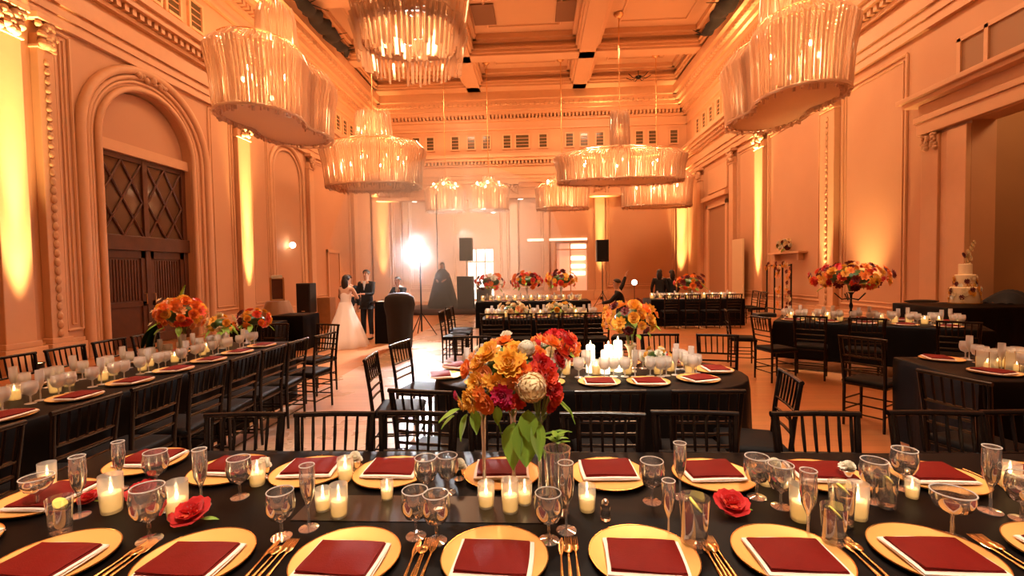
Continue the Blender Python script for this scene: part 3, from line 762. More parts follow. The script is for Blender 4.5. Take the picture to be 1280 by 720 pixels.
# ================================================================== TABLES
def tablecloth(outline, ztop, label, inset=None, hem=0.0, folds=.02, step=.09, name='tablecloth', cat='tablecloth'):
    """outline: closed CCW list of (x,y). The cloth lies on the top and hangs in soft folds; inset(x,y,nx,ny)->how far the hem is pushed in"""
    pts = []
    n = len(outline)
    for i in range(n):
        a, b = Vector(outline[i]), Vector(outline[(i + 1) % n]); L = (b - a).length; k = max(1, int(L / step))
        for j in range(k): pts.append(a.lerp(b, j / k))
    N = len(pts); nr = []
    for i in range(N):
        d = (pts[(i + 1) % N] - pts[i - 1]).normalized(); nr.append(Vector((d.y, -d.x)))
    q = random.Random(len(pts)); ph = q.uniform(0, 6); mb = MB(); rows = []
    c = sum(pts, Vector((0, 0))) / N
    s = 0; arc = []
    for i in range(N): arc.append(s); s += (pts[(i + 1) % N] - pts[i]).length
    levels = [(0, .0, -.012), (.004, .0, -.004), (.012, .0, .0), (.05, .15, .006), (.11, .4, .01), (.2, .5, .012), (.24, .55, .013), (.45, .8, .016), (.74, 1, .018)]
    tot = ztop - hem
    for dz, fa, o in levels:
        f = dz / .74; z = ztop - f * tot if dz > .05 else ztop - dz
        row = []
        for i in range(N):
            w = math.sin(arc[i] * 2 * PI / .33 + ph + .8 * math.sin(arc[i] * 2.1)) * folds * fa
            ins = (inset(pts[i].x, pts[i].y, nr[i].x, nr[i].y) if inset else 0) * min(1, max(0, (f - .15) / .15))
            p = pts[i] + nr[i] * (o + w - ins); row.append((p.x, p.y, z))
        rows.append(row)
    vs = [v for r in rows for v in r] ; fs = []
    for k in range(len(rows) - 1):
        for i in range(N):
            j = (i + 1) % N; fs.append((k * N + j, k * N + i, (k + 1) * N + i, (k + 1) * N + j))
    fs.append(tuple(range(N)))
    mb.add(vs, fs)
    o = mb.build(name, M_CLOTH, smooth=50); return tag(o, label, cat)
def rect(x0, y0, x1, y1): return [(x0, y0), (x1, y0), (x1, y1), (x0, y1)]
def stadium(x0, y0, x1, y1, n=12):
    r = (y1 - y0) / 2; c = (y0 + y1) / 2
    return [(x1 - r + r * math.cos(-PI / 2 + PI * i / n), c + r * math.sin(-PI / 2 + PI * i / n)) for i in range(n + 1)] + [(x0 + r + r * math.cos(PI / 2 + PI * i / n), c + r * math.sin(PI / 2 + PI * i / n)) for i in range(n + 1)]
def quad(ax, ay, ux, uy, L, Wd):
    """rectangle from corner a, length along u, width to the left of u"""
    return [(ax, ay), (ax + ux * L, ay + uy * L), (ax + ux * L - uy * Wd, ay + uy * L + ux * Wd), (ax - uy * Wd, ay + ux * Wd)]
TZ = .76
ZT = TZ + .001
def setting(x, y, rz, where, group=None, white=True, z=ZT):
    P_CHG.put((x, y, z), 0, 'gold charger plate ' + where, group)
    x -= .025 * math.sin(-rz); y -= .025 * math.cos(rz)
    if white: P_WNP.put((x, y, z + .0155), rz, 'white napkin layer ' + where, group and group.replace('settings', 'white napkins'))
    P_NAP.put((x, y, z + (.0255 if white else .0185)), rz, 'burgundy folded napkin ' + where, group and group.replace('settings', 'burgundy napkins'))

# ================================================================== FLOWERS
def fl_dahlia(rad=1.0, layers=4, n=9, w=.34, cup=.5, seed=1):
    q = random.Random(seed); mb = MB()
    for L in range(layers):
        t = L / max(1, layers - 1); ln = rad * (1 - .55 * t); el = cup * (.25 + 1.25 * t); k = max(4, int(n - L * 1.3))
        for i in range(k):
            a = 2 * PI * (i + .5 * (L % 2)) / k + q.uniform(-.1, .1); e = el + q.uniform(-.1, .1)
            M = Matrix.Rotation(a, 4, 'Z') @ Matrix.Rotation(-e, 4, 'Y')
            ww = w * rad * (1 - .25 * t); vs = []
            for u, wf, zz in ((.08, .3, 0), (.4, .9, .02), (.75, 1.0, .07), (1.0, .35, .16)):
                for s in (-1, 0, 1): vs.append(M @ Vector((u * ln, s * ww * wf * .6, zz * rad - (.07 * rad if s == 0 else 0) + .12 * rad * t)))
            mb.add(vs, [(r * 3 + k2, r * 3 + k2 + 1, r * 3 + k2 + 4, r * 3 + k2 + 3) for r in range(3) for k2 in range(2)])
    mb.ball((0, 0, .15 * rad), .16 * rad, 8, 5)
    return mb
def fl_rose(rad=1.0, seed=1):
    mb = MB(); q = random.Random(seed)
    for L, (r0, h0, k) in enumerate(((.95, .55, 6), (.78, .75, 5), (.58, .88, 5), (.36, .95, 4), (.16, .98, 3))):
        for i in range(k):
            a0 = 2 * PI * i / k + L * .6 + q.uniform(-.1, .1); sp = 2 * PI / k * .72
            def fn(u, v, a0=a0, sp=sp, r0=r0, h0=h0):
                a = a0 + (u - .5) * sp * 1.6; rr = rad * r0 * (.35 + .65 * math.sin(v * PI / 2)) * (1 + .08 * v * v)
                z = rad * (h0 * v * (1 - .25 * (2 * u - 1) ** 2) - .25 * (r0 > .7) * max(0, v - .7)) - rad * .35
                return (rr * math.cos(a), rr * math.sin(a), z)
            mb.grid(fn, 5, 4)
    return mb
def fl_pompon(rad=1.0, seed=1):
    q = random.Random(seed); mb = MB().ball((0, 0, 0), rad * .72, 14, 9)
    for i in range(110):
        f = (i + .5) / 110; ph = math.acos(1 - 1.85 * f); th = i * 2.39996
        d = Vector((math.sin(ph) * math.cos(th), math.sin(ph) * math.sin(th), math.cos(ph))); M = d.to_track_quat('Z', 'Y').to_matrix()
        p = d * rad * .68; w = rad * .17 * q.uniform(.85, 1.2); vs = [p + M @ Vector(v) for v in ((-w, -w * .5, 0), (w, -w * .5, 0), (w * 1.1, w * .7, w * 1.1), (-w * 1.1, w * .7, w * 1.1), (0, -w * .9, w * .9))]
        mb.add(vs, [(0, 1, 4), (1, 2, 4), (2, 3, 4), (3, 0, 4)])
    return mb
def fl_leaf(seed=1, L=1.0, W=.45, curl=.5):
    def fn(u, v):
        x = v * L; w = math.sin(PI * min(1, v ** .8)) * W * .5 + .01
        return (x, (u - .5) * 2 * w, -curl * v * v * .5 * L + abs(u - .5) * .12 * L)
    return MB().grid(fn, 4, 8)
FL = {}
def fmesh(kind, col):
    k = (kind, col)
    if k not in FL:
        if kind == 'dahlia': mb = fl_dahlia(1, 5, 11, .42, .62, 2)
        elif kind == 'ruffle': mb = fl_dahlia(1, 4, 7, .85, .75, 5)
        elif kind == 'daisy': mb = fl_dahlia(1, 2, 9, .4, .3, 9)
        elif kind == 'rose': mb = fl_rose(1, 4)
        elif kind == 'pompon': mb = fl_pompon(1, 4)
        FL[k] = mb.mesh(kind + '_flower', PET[col] if col in PET else col, 60)
    return FL[k]
def put_flower(par, kind, col, pos, r, dirv, name=None):
    o = bpy.data.objects.new(name or ({'dahlia': 'dahlia_bloom', 'ruffle': 'ruffled_bloom', 'daisy': 'small_bloom', 'rose': 'rose_bloom', 'pompon': 'round_bloom'}[kind]), fmesh(kind, col)); COL.objects.link(o)
    o.parent = par; o.location = pos; o.scale = (r, r, r)
    o.rotation_euler = Vector(dirv).to_track_quat('Z', 'Y').to_euler()
    return o
LEAFM = {}
def put_leaf(par, pos, dirv, L, m=None, roll=0, wide=.45):
    m = m or M_GREEN; k = (m.name, wide)
    if k not in LEAFM: LEAFM[k] = fl_leaf(1, 1, wide).mesh('leaf', m, 60)
    o = bpy.data.objects.new('leaf', LEAFM[k]); COL.objects.link(o); o.parent = par; o.location = pos; o.scale = (L,) * 3
    o.rotation_euler = Vector(dirv).to_track_quat('X', 'Z').to_euler()
    return o
def bouquet(x, y, zc, rx, rz_, n, cols, label, seed=1, fr=.05, kinds=('dahlia', 'ruffle', 'rose', 'daisy'), leaves=8, stems=None, cat='flower arrangement', ry=None, leafm=None, group=None, zb=None):
    """dome of blooms; stems reach down to zb"""
    q = random.Random(seed); ry = ry or rx; zb = TZ + .02 if zb is None else zb
    t = thing('flower_bouquet', label, cat, (x, y, zb), 0, group)
    zc -= zb
    st = MB()
    for i in range(stems if stems is not None else max(3, n // 5)):
        a = q.uniform(0, 6.28); r = q.uniform(.1, .55); st.tube([(r * .05 * math.cos(a), r * .05 * math.sin(a), 0), (rx * r * .35 * math.cos(a), ry * r * .35 * math.sin(a), zc * .6), (rx * r * math.cos(a), ry * r * math.sin(a), zc)], .004 + .0 * r, 5)
    st.build('flower_stems', M_STEM, t, smooth=50)
    MB().ball((0, 0, zc), 1, 12, 8, rx * .62, ry * .62, rz_ * .62).xf(Matrix.Identity(4)).build('foliage_core', M_DGREEN, t, smooth=60)
    for i in range(n):
        f = (i + .5) / n; ph = math.acos(1 - 1.72 * f); th = i * 2.39996 + q.uniform(-.2, .2)
        d = Vector((math.sin(ph) * math.cos(th), math.sin(ph) * math.sin(th), math.cos(ph)))
        k = q.uniform(.82, 1.12); p = (d.x * rx * k, d.y * ry * k, zc + d.z * rz_ * k)
        put_flower(t, q.choice(kinds), q.choice(cols), p, fr * q.uniform(.7, 1.25), (d.x + q.uniform(-.2, .2), d.y + q.uniform(-.2, .2), d.z * .8 + q.uniform(-.1, .25)))
    for i in range(leaves):
        a = q.uniform(0, 6.28); z = zc + rz_ * q.uniform(-.9, -.1)
        put_leaf(t, (rx * .7 * math.cos(a), ry * .7 * math.sin(a), z), (math.cos(a), math.sin(a), q.uniform(-.9, .3)), fr * q.uniform(1.6, 2.6), leafm)
    return t
WARM = ['yellow', 'orange', 'orange', 'red', 'coral', 'peach', 'gold', 'wine']
FALL = ['gold', 'orange', 'wine', 'coral', 'yellow', 'red', 'wine']
# ================================================================== FRONT TABLE
def t1_inset(x, y, nx, ny): return .47 * max(0, ny)
tablecloth(rect(-2.22, 1.14, 2.95, 2.26), TZ, 'black satin cloth over the long front table set with gold chargers', inset=t1_inset)
tag(MB().box((-.90, 1.60, TZ + .0005), (.02, 1.79, TZ + .003)).build('table_runner', M_RUN), 'glossy black strip of cloth between the goblet pair and the votives', 'runner')
nearX = [-1.52, -1.07, -.60, -.14, .315, .76, 1.19, 1.62]
nearN = ['at the camera side corner of the front table', 'second in the camera side row of the front table', 'third in the camera side row, left of the middle plate', 'in the middle of the camera side row', 'just right of the middle of the camera side row', 'near the red bloom in the camera side row', 'last but one on the right in the camera side row', 'at the right picture edge in the camera side row']
for i, x in enumerate(nearX):
    y = 1.375 + .035 * (x + .6)
    rz = -.04 + rnd.uniform(-.05, .05)
    setting(x, y, rz, nearN[i])
    for k, (dx, kind) in enumerate(((-.200, 'fork'), (-.222, 'fork'), (.200, 'knife'), (.222, 'spoon'))):
        if i == 0 and dx < 0: continue
        P = {'fork': P_FRK, 'knife': P_KNF, 'spoon': P_SPN}[kind]
        xx = x + dx * 1.02
        P.put((xx, y - .01, ZT), rnd.uniform(-.04, .04), 'gold %s %s, beside the plate %s' % (kind, ['inner', 'outer', 'inner', 'outer'][k], ' '.join(nearN[i].split()[:9])))
farX = [(-1.86, 2.08), (-1.40, 2.0), (-1.02, 1.985), (-.65, 1.985), (-.16, 1.98), (.30, 1.98), (.735, 1.975), (1.19, 1.97), (1.63, 1.965), (2.08, 1.95)]
farN = ['at the far corner of the front table behind the red blooms', 'second from the corner on the chair side, front table', 'third from the corner on the chair side, front table', 'on the chair side, in front of the bright floor strip', 'on the chair side, behind the votives and under the bouquet', 'on the chair side, just right of the clear vase', 'on the chair side, behind the red bloom', 'on the chair side, before the chair seen against orange floor', 'on the chair side, second from the right edge', 'on the chair side at the right picture edge']
for i, (x, y) in enumerate(farX):
    setting(x, y, PI + rnd.uniform(-.08, .08), farN[i])
    if i in (2, 8): P_KNF.put((x + .20, y + .0, ZT), PI + .05, 'gold knife lying beside the plate ' + ' '.join(farN[i].split()[:9]))
for x, y, n in ((-1.97, 1.73, 'at the end of the front table, beyond the tumbler'), (-1.98, 1.375, 'cut by the left picture edge, at the table end')):
    setting(x, y, PI / 2, n)
# glassware of the front table, by its foot
def G(P, px, py, label, s=None, rz=0):
    x, y = at(px, py, TZ); return P.put((x, y, ZT), rz, label, None, s)
G(P_GOB, 520, 671, 'clear water goblet, nearer one of two before the burgundy napkin and white candle')
G(P_GOB, 546, 677, 'clear water goblet beside the middle plate, right one of the close pair')
G(P_GOB, 352, 672, 'large water goblet between the second and third camera side plates')
G(P_FLU, 386, 661, 'slim champagne flute standing left of the tall votive, third plate')
G(P_GOB, 187, 676, 'large ice water goblet in front of the red bloom', 1.15)
G(P_TUM, 76, 668, 'short clear tumbler by the plates at the table end', 1.0)
G(P_FLU, 100, 645, 'tall flute beside the tumbler at the table end', 1.0)
G(P_COU, 48, 640, 'wide coupe glass over the end plates')
G(P_FLU, 150, 612, 'flute standing farthest back among the end glasses', .9)
G(P_GOB, 196, 612, 'goblet behind the red bloom at the far corner')
G(P_FLU, 252, 634, 'flute of champagne rising behind the red bloom', 1.0)
G(P_GOB, 300, 622, 'goblet between the red bloom and the white candle cup')
G(P_GOB, 686, 676, 'water goblet right of the middle plate, below the clear vase', 1.0)
G(P_FLU, 708, 664, 'tall flute next to the goblet below the clear vase', 1.05)
G(P_GOB, 815, 628, 'goblet of iced water in front of the plate by the red bloom')
G(P_FLU, 850, 622, 'amber flute behind the lemon water glass', .95)
G(P_FLU, 836, 672, 'stemmed flute left of the lemon water glass', .85)
G(P_TUM, 868, 684, 'tall iced tumbler with a lemon slice', 1.25)
G(P_GOB, 946, 622, 'goblet right of the red bloom, nearest it')
G(P_GOB, 976, 634, 'goblet in the crowded cluster right of the red bloom')
G(P_FLU, 1010, 673, 'tall flute at the front of the crowded glass cluster')
G(P_TUM, 1042, 683, 'short tumbler at the front of the crowded glass cluster', 1.0)
G(P_TUM, 1052, 655, 'tumbler behind the short one in the crowded cluster', 1.1)
G(P_GOB, 1092, 628, 'goblet left one of the pair before the last chair')
G(P_TUM, 1108, 634, 'tumbler of water between the cluster and the coupe', .95)
G(P_GOB, 1130, 612, 'rosy goblet of the pair standing farther back')
G(P_COU, 1190, 674, 'wide coupe glass alone before the last plates', 1.15)
G(P_FLU, 1238, 640, 'tall beer shaped glass near the right edge', 1.05)
G(P_GOB, 1277, 650, 'goblet cut by the right picture edge')
G(P_GOB, 560, 616, 'goblet left of the bouquet among white petals', .95)
G(P_GOB, 533, 622, 'goblet behind the close pair, by the bouquet stems', 1.0)
G(P_FLU, 130, 690, 'flute foot lying closest to the second plate', .01) if False else None
V = lambda P, px, py, lab, s=None: G(P, px, py, lab, s)
V(P_VOT, 608, 634, 'lit votive candle, first of the trio below the bouquet', 1.1)
V(P_VTALL, 638, 640, 'tall lit votive candle, middle of the trio below the bouquet', 1.05)
V(P_VOT, 656, 630, 'lit votive candle, last of the trio below the bouquet')
V(P_VOT, 484, 624, 'small lit votive in front of the far napkin before the bright floor', .85)
V(P_VOT, 734, 638, 'lit votive standing right of the clear vase', 1.1)
V(P_VTALL, 424, 646, 'lit tall votive beside the slim flute', 1.05)
V(P_VOT, 404, 638, 'amber votive tucked behind the slim flute', 1.0)
V(P_VTALL, 140, 640, 'big glowing votive in front of the end plates', 1.25)
V(P_VTALL, 222, 648, 'amber glowing votive between the goblet and the red bloom', 1.2)
V(P_VTALL, 1000, 650, 'glowing votive inside the crowded glass cluster', 1.1)
V(P_VTALL, 1072, 648, 'pale glowing votive at the right of the crowded cluster', 1.1)
V(P_VOT, 322, 606, 'white lit votive on the chair side, third place', 1.15)
V(P_VOT, 432, 600, 'white lit votive beyond the slim flute', 1.15)
V(P_VOT, 958, 606, 'lit votive behind the goblets right of the red bloom', 1.1)
V(P_VOT, 1140, 622, 'white lit votive by the rosy goblet', .8)
V(P_VOT, 1262, 610, 'yellow lit votive near the right picture edge', 1.2)
V(P_VTALL, 60, 612, 'pale votive glowing over the end plates', 1.0)
# clear cylinder vase with greens, gold tall vases
def cyl_vase(px, py, h, r, label):
    x, y = at(px, py, TZ); t = thing('glass_vase', label, 'vase', (x, y, ZT))
    MB().lathe([(r * .95, 0), (r, .006), (r * .98, h * .5), (r * 1.12, h)], 32, cap1=False).build('glass_body', M_GLASS, t, smooth=60)
    MB().lathe([(r * .90, .008), (r * .93, h * .5)], 28).build('water', M_WATER, t, smooth=60)
    ringm = MB(); ring(ringm, r * 1.12, r * 1.12, h, .003, pw=2); ringm.build('rolled_rim', M_GLASS, t, smooth=60)
    return t
cyl_vase(697, 642, .24, .044, 'clear footed glass vase with a sprig, right of the bouquet')
vx, vy = at(697, 642, TZ)
sp = thing('herb_sprig', 'small green sprig standing in the clear footed vase', 'greenery', (vx, vy, TZ + .02))
MB().tube([(0, 0, 0), (.01, 0, .12), (0, .01, .25)], .002, 5).build('stem', M_STEM, sp)
for i in range(9): put_leaf(sp, (0, 0, .235 + .004 * i), (math.cos(i * 2.4), math.sin(i * 2.4), .5), .05)
# salt shaker, silver sugar holder
x, y = at(757, 650, TZ); t = thing('salt_shaker', 'small cut glass salt shaker between the votive and the stemmed flute', 'shaker', (x, y, ZT))
MB().lathe([(.016, 0), (.019, .004), (.015, .03), (.018, .05), (.012, .058)], 8).build('glass_body', M_WATER, t); MB().lathe([(.013, .058), (.013, .066), (.008, .074), (.001, .076)], 16).build('cap', mat('silver', (.8, .78, .75), .2, metal=1), t, smooth=50)
# red blooms lying on the cloth
def red_bloom(px, py, r, label, tilt=(0, -.3, 1)):
    x, y = at(px, py, TZ); t = thing('red_flower_head', label, 'flower', (x, y, TZ + r * .32))
    put_flower(t, 'ruffle', 'red', (0, 0, 0), r, tilt, 'petals'); put_flower(t, 'daisy', 'coral', (0, -.01, r * .25), r * .45, tilt, 'flower_centre')
    put_leaf(t, (r * .5, 0, -r * .2), (1, .3, .05), r * .8)
    return t
PET['red'].node_tree
red_bloom(914, 640, .066, 'scarlet flower head lying on the cloth right of the lemon water')
red_bloom(240, 652, .072, 'scarlet flower head among the glasses between second plate and corner')
red_bloom(178, 622, .06, 'scarlet flower head behind the large ice water goblet')
red_bloom(112, 628, .04, 'small red flower head by the tall flute at the table end')

for i, (px, py, lab) in enumerate(((330, 598, 'white blossom in a silver cup beyond the red bloom, before the first chairs'), (444, 590, 'white blossom in a silver cup between the third and fourth chair side plates'), (574, 600, 'white blossom in a silver cup left of the votive trio'), (966, 600, 'white blossom in a silver cup behind the crowded glasses'), (1058, 604, 'white blossom in a silver cup at the plate before the lone chair'), (206, 640, 'white blossom in a silver cup among the end glasses'))):
    x, y = at(px, py, TZ); t = thing('silver_cup', lab, 'cup', (x, y, ZT))
    MB().lathe([(.020, 0), (.022, .004), (.010, .012), (.022, .03), (.027, .055), (.026, .056), (.020, .03)], 20, cap1=False).build('cup_body', mat('silver', (.8, .78, .75), .2, metal=1), t, smooth=50)
    for k in range(4): put_flower(t, ('rose', 'ruffle', 'daisy', 'rose')[k], 'white', (.014 * math.cos(k * 1.7), .014 * math.sin(k * 1.7), .062 + .006 * k), .022, (math.cos(k * 1.7) * .6, math.sin(k * 1.7) * .6, 1))
# ------------------------------------------------ the big bouquet
bx_, by_ = at(642, 622, TZ)
def tall_vase(dx, dy, h, label, m):
    t = thing('bud_vase', label, 'vase', (bx_ + dx, by_ + dy, ZT))
    MB().lathe([(.028, 0), (.030, .004), (.010, .02), (.007, .08), (.008, h * .6), (.012, h * .9), (.022, h)], 20, cap1=False).build('vase_body', m, t, smooth=60)
    return t
M_AMBG = glass_mat('amber_glass', tint=(1, .62, .35), base=.2, milk=.25)
tall_vase(-.115, .01, .36, 'slender amber glass vase, leftmost under the big bouquet', M_AMBG)
tall_vase(.0, .05, .34, 'slender amber glass vase, middle under the big bouquet', M_AMBG)
tall_vase(.105, .0, .33, 'slender clear glass vase, rightmost under the big bouquet', M_GLASS)
B = thing('flower_bouquet', 'large bright bouquet of orange, yellow, red and cream blooms on the front table', 'flower arrangement', (bx_, by_, ZT))
def wpos(px, py, dy):
    """photo position at depth by_+dy, relative to the bouquet origin"""
    d = MW @ Vector((px - 640, 360 - py, -F)); t = (by_ + dy) / d.y
    return Vector((d.x * t - bx_, dy, CAMH + d.z * t - ZT))
HEADS = [  # px, py, depth, kind, colour, radius px
 (664, 484, -.12, 'pompon', 'cream', 20), (658, 436, -.02, 'pompon', 'white', 11), (636, 455, -.10, 'dahlia', 'yellow', 18), (643, 440, .0, 'ruffle', 'yellow', 14), (628, 448, -.08, 'daisy', 'yellow', 10), (650, 448, -.06, 'daisy', 'yellow', 9), (612, 442, -.02, 'dahlia', 'yellow', 16),
 (600, 456, -.03, 'dahlia', 'gold', 14), (585, 462, 0, 'ruffle', 'orange', 12), (598, 480, -.07, 'dahlia', 'yellow', 15), (590, 500, -.06, 'dahlia', 'yellow', 15), (610, 476, -.1, 'daisy', 'yellow', 9), (600, 492, -.12, 'daisy', 'orange', 10), (608, 503, -.10, 'ruffle', 'orange', 14),
 (622, 480, -.12, 'dahlia', 'gold', 13), (628, 494, -.14, 'dahlia', 'pink', 14), (634, 503, -.12, 'dahlia', 'red', 10), (652, 463, -.10, 'dahlia', 'orange', 12), (676, 457, -.06, 'dahlia', 'red', 15), (668, 462, -.09, 'daisy', 'coral', 10), (688, 462, -.07, 'daisy', 'red', 10),
 (684, 472, -.08, 'dahlia', 'coral', 14), (690, 487, -.07, 'dahlia', 'red', 13), (693, 496, -.04, 'ruffle', 'coral', 12), (700, 440, .06, 'dahlia', 'coral', 14), (690, 430, .05, 'dahlia', 'orange', 13), (707, 428, .06, 'dahlia', 'red', 13),
 (716, 424, .08, 'daisy', 'coral', 11), (678, 426, .07, 'daisy', 'orange', 11), (630, 428, .04, 'dahlia', 'orange', 11), (618, 430, .05, 'daisy', 'peach', 12), (571, 494, -.02, 'dahlia', 'pink', 6), (640, 478, -.1, 'daisy', 'peach', 9),
 (605, 470, -.06, 'rose', 'peach', 12), (645, 470, -.12, 'daisy', 'orange', 9), (672, 444, .0, 'dahlia', 'orange', 12), (696, 450, .03, 'ruffle', 'red', 12), (577, 505, 0, 'daisy', 'gold', 9), (633, 418, .08, 'rose', 'white', 7), (648, 500, -.10, 'dahlia', 'coral', 11), (688, 506, -.03, 'ruffle', 'red', 10), (590, 447, .05, 'daisy', 'peach', 10)]
ctr = wpos(642, 470, .0)
st = MB()
for i, (px, py, dd, kd, cl, rp) in enumerate(HEADS):
    p = wpos(px, py, dd); r = rp * (by_ + dd) / F * 1.12
    put_flower(B, kd, cl, p, r, (p - ctr) * 1.0 + Vector((0, -.10, .05)))
    base = Vector(((-.115, .01, .30), (0, .05, .30), (.105, 0, .28))[0 if p.x < -.05 else (1 if p.x < .05 else 2)])
    st.tube([(base.x, base.y, .06), base, base.lerp(p, .6) + Vector((0, .02, -.02)), p], .0022, 5)
st.build('flower_stems', M_STEM, B, smooth=50)
MB().ball(tuple(ctr), 1, 14, 9, .13, .07, .09).build('foliage_core', M_DGREEN, B, smooth=60)
for px, py, dd, dx, dz, L in ((655, 520, -.1, .1, -1, .16), (645, 528, -.08, -.2, -1, .15), (665, 524, -.1, .35, -1, .13), (575, 512, -.03, -1, -.3, .08), (585, 518, -.03, -.5, -1, .09), (568, 520, 0, -1, -.6, .06), (620, 508, -.08, .2, -1, .06), (660, 512, -.12, 0, -1, .1), (590, 512, -.05, .3, -.8, .08), (700, 505, 0, 1, -.6, .06)):
    put_leaf(B, wpos(px, py, dd), (dx, -.25, dz), L * 1.15, wide=.6)
for pts in (((700, 500), (712, 512), (719, 530)), ((614, 512), (623, 528), (628, 548)), ((670, 545), (700, 538), (715, 540))):
    MB().tube([wpos(a, b, -.03) for a, b in pts], [.004, .004, .0015], 6).build('trailing_stem', M_GREEN, B, smooth=50)

# chairs on the far side of the front table
for i, (x, y, n) in enumerate(((-1.53, 2.33, 'tucked at the front table, before the long wall side table'), (-1.055, 2.44, 'tucked at the front table, left of the bright floor strip'), (-.62, 2.46, 'tucked at the front table, right of the bright floor strip'), (-.15, 2.45, 'hidden behind the big bouquet at the front table'), (.32, 2.44, 'tucked at the front table, right of the clear vase'), (.78, 2.42, 'tucked at the front table, behind the amber flute'),
                       (1.36, 2.48, 'tucked at the front table, alone against the orange floor'), (1.93, 2.48, 'tucked at the front table, before the table of the corner'), (2.36, 2.46, 'tucked at the front table, nearest the right picture edge'))):
    chair(x, 2.34 + rnd.uniform(-.02, .02), -90 + rnd.uniform(-4, 4), n, 'chairs tucked at the front table')

# ================================================================== generic dressing for the other tables
def dress(spots, where, gname, glasses=2, off=.20, flutes=True, seed=1):
    """spots: (x,y,dir to table centre deg)"""
    q = random.Random(seed)
    for x, y, d in spots:
        dx, dy = math.cos(R(d)), math.sin(R(d))
        setting(x, y, R(d - 90), 'on ' + where, 'place settings on ' + gname)
        for k in range(glasses):
            s = (-.07, .06, .14, -.15)[k]
            gx, gy = x + dx * (off + q.uniform(0, .03)) - dy * s, y + dy * (off + q.uniform(0, .03)) + dx * s
            if k == 1 and flutes: PF_FLU.put((gx, gy, ZT), 0, 'small sparkling flute on ' + where, 'flutes on ' + gname)
            else: PF_GOB.put((gx, gy, ZT), 0, 'small sparkling water goblet on ' + where, 'goblets on ' + gname)
def votives(pts, where, gname, s=1.0):
    for x, y in pts: PF_VOT.put((x, y, ZT), 0, 'lit votive candle on ' + where, 'votives on ' + gname, s)

# ---- T2 the oval table behind the bouquet
W2 = 'the rounded table behind the big bouquet'
tablecloth(stadium(-.88, 3.42, 1.74, 4.60), TZ, 'black cloth over ' + W2)
n2 = [(.05, 3.63, 90), (.48, 3.63, 90), (.86, 3.63, 90), (1.27, 3.72, 110), (-.42, 3.64, 90), (1.51, 4.05, 180), (-.80, 3.88, 15), (-.72, 4.26, -30), (-.2, 4.39, -90), (.3, 4.39, -90), (.8, 4.39, -90), (1.2, 4.33, -100)]
dress(n2, W2, 'the rounded table', glasses=4)
votives([(.5 + .13 * i, 4.0 + (.06 if i % 2 else -.05)) for i in range(-7, 7) if i not in (-1, 3)], W2, 'the rounded table', 1.2)
for i, (x, y) in enumerate(((.46, 4.02), (.58, 3.97), (.70, 4.05), (.63, 4.12))):
    t = thing('pillar_candle', ['wide white pillar candle glowing brightest on the rounded table', 'white pillar candle beside the widest one on the rounded table', 'white pillar candle next to the tall arrangement vase', 'white pillar candle standing rear of the candle group'][i], 'candle', (x, y, ZT))
    h = (.24, .20, .27, .22)[i]
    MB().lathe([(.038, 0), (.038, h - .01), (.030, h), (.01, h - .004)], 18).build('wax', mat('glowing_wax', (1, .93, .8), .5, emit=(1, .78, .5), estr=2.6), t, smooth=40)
    MB().lathe([(.001, h), (.006, h + .012), (.001, h + .035)], 8).build('flame', M_FLAME, t, smooth=60)
bouquet(.15, 4.05, .98, .20, .13, 26, ['coral', 'red', 'orange', 'white', 'cream'], 'mixed red and white flowers low on the rounded table, right of the big bouquet', seed=5, fr=.055)
bouquet(.80, 4.02, 1.22, .22, .14, 34, ['gold', 'yellow', 'orange', 'gold', 'wine'], 'raised mustard and orange flower dome on the rounded table, by the pillar candles', seed=6, fr=.05, zb=1.0)
t = thing('trumpet_vase', 'pale tall vase under the mustard flower dome', 'vase', (.80, 4.02, ZT))
MB().lathe([(.05, 0), (.052, .01), (.018, .03), (.016, .16), (.03, .21), (.055, .237)], 20).build('vase_body', mat('cream_ceramic', (.9, .75, .5), .3), t, smooth=60)
bouquet(1.02, 4.0, .90, .12, .07, 12, ['red', 'white', 'yellow'], 'little posy beside the pillar candles on the rounded table', seed=8, fr=.035)
bouquet(-.35, 4.02, .93, .18, .09, 16, ['white', 'cream', 'peach', 'wine'], 'white posy at the dance floor end of the rounded table', seed=9, fr=.04)
for x, y, f, n in ((-1.46, 3.98, 5, 'at the rounded table end, nearest the bright floor'), (-1.42, 4.72, -12, 'at the rounded table end, second from the bright floor'), (-.72, 5.1, -90, 'beyond the rounded table, half behind the big bouquet'), (.43, 2.76, 90, 'on the camera side of the rounded table, right of the clear vase'), (1.0, 2.76, 90, 'on the camera side of the rounded table, beside the corner chair'), (-.15, 2.76, 90, 'on the camera side of the rounded table behind the big bouquet'), (1.68, 3.16, 170, 'at the corner of the rounded table, seen from behind its side'), (1.34, 5.14, -90, 'beyond the rounded table, behind the mustard flowers'), (1.93, 5.06, -105, 'beyond the rounded table, apart at its rear corner'), (-.72, 2.78, 80, 'on the camera side of the rounded table, left corner')):
    chair(x, y, f, n, 'chairs around the rounded table')

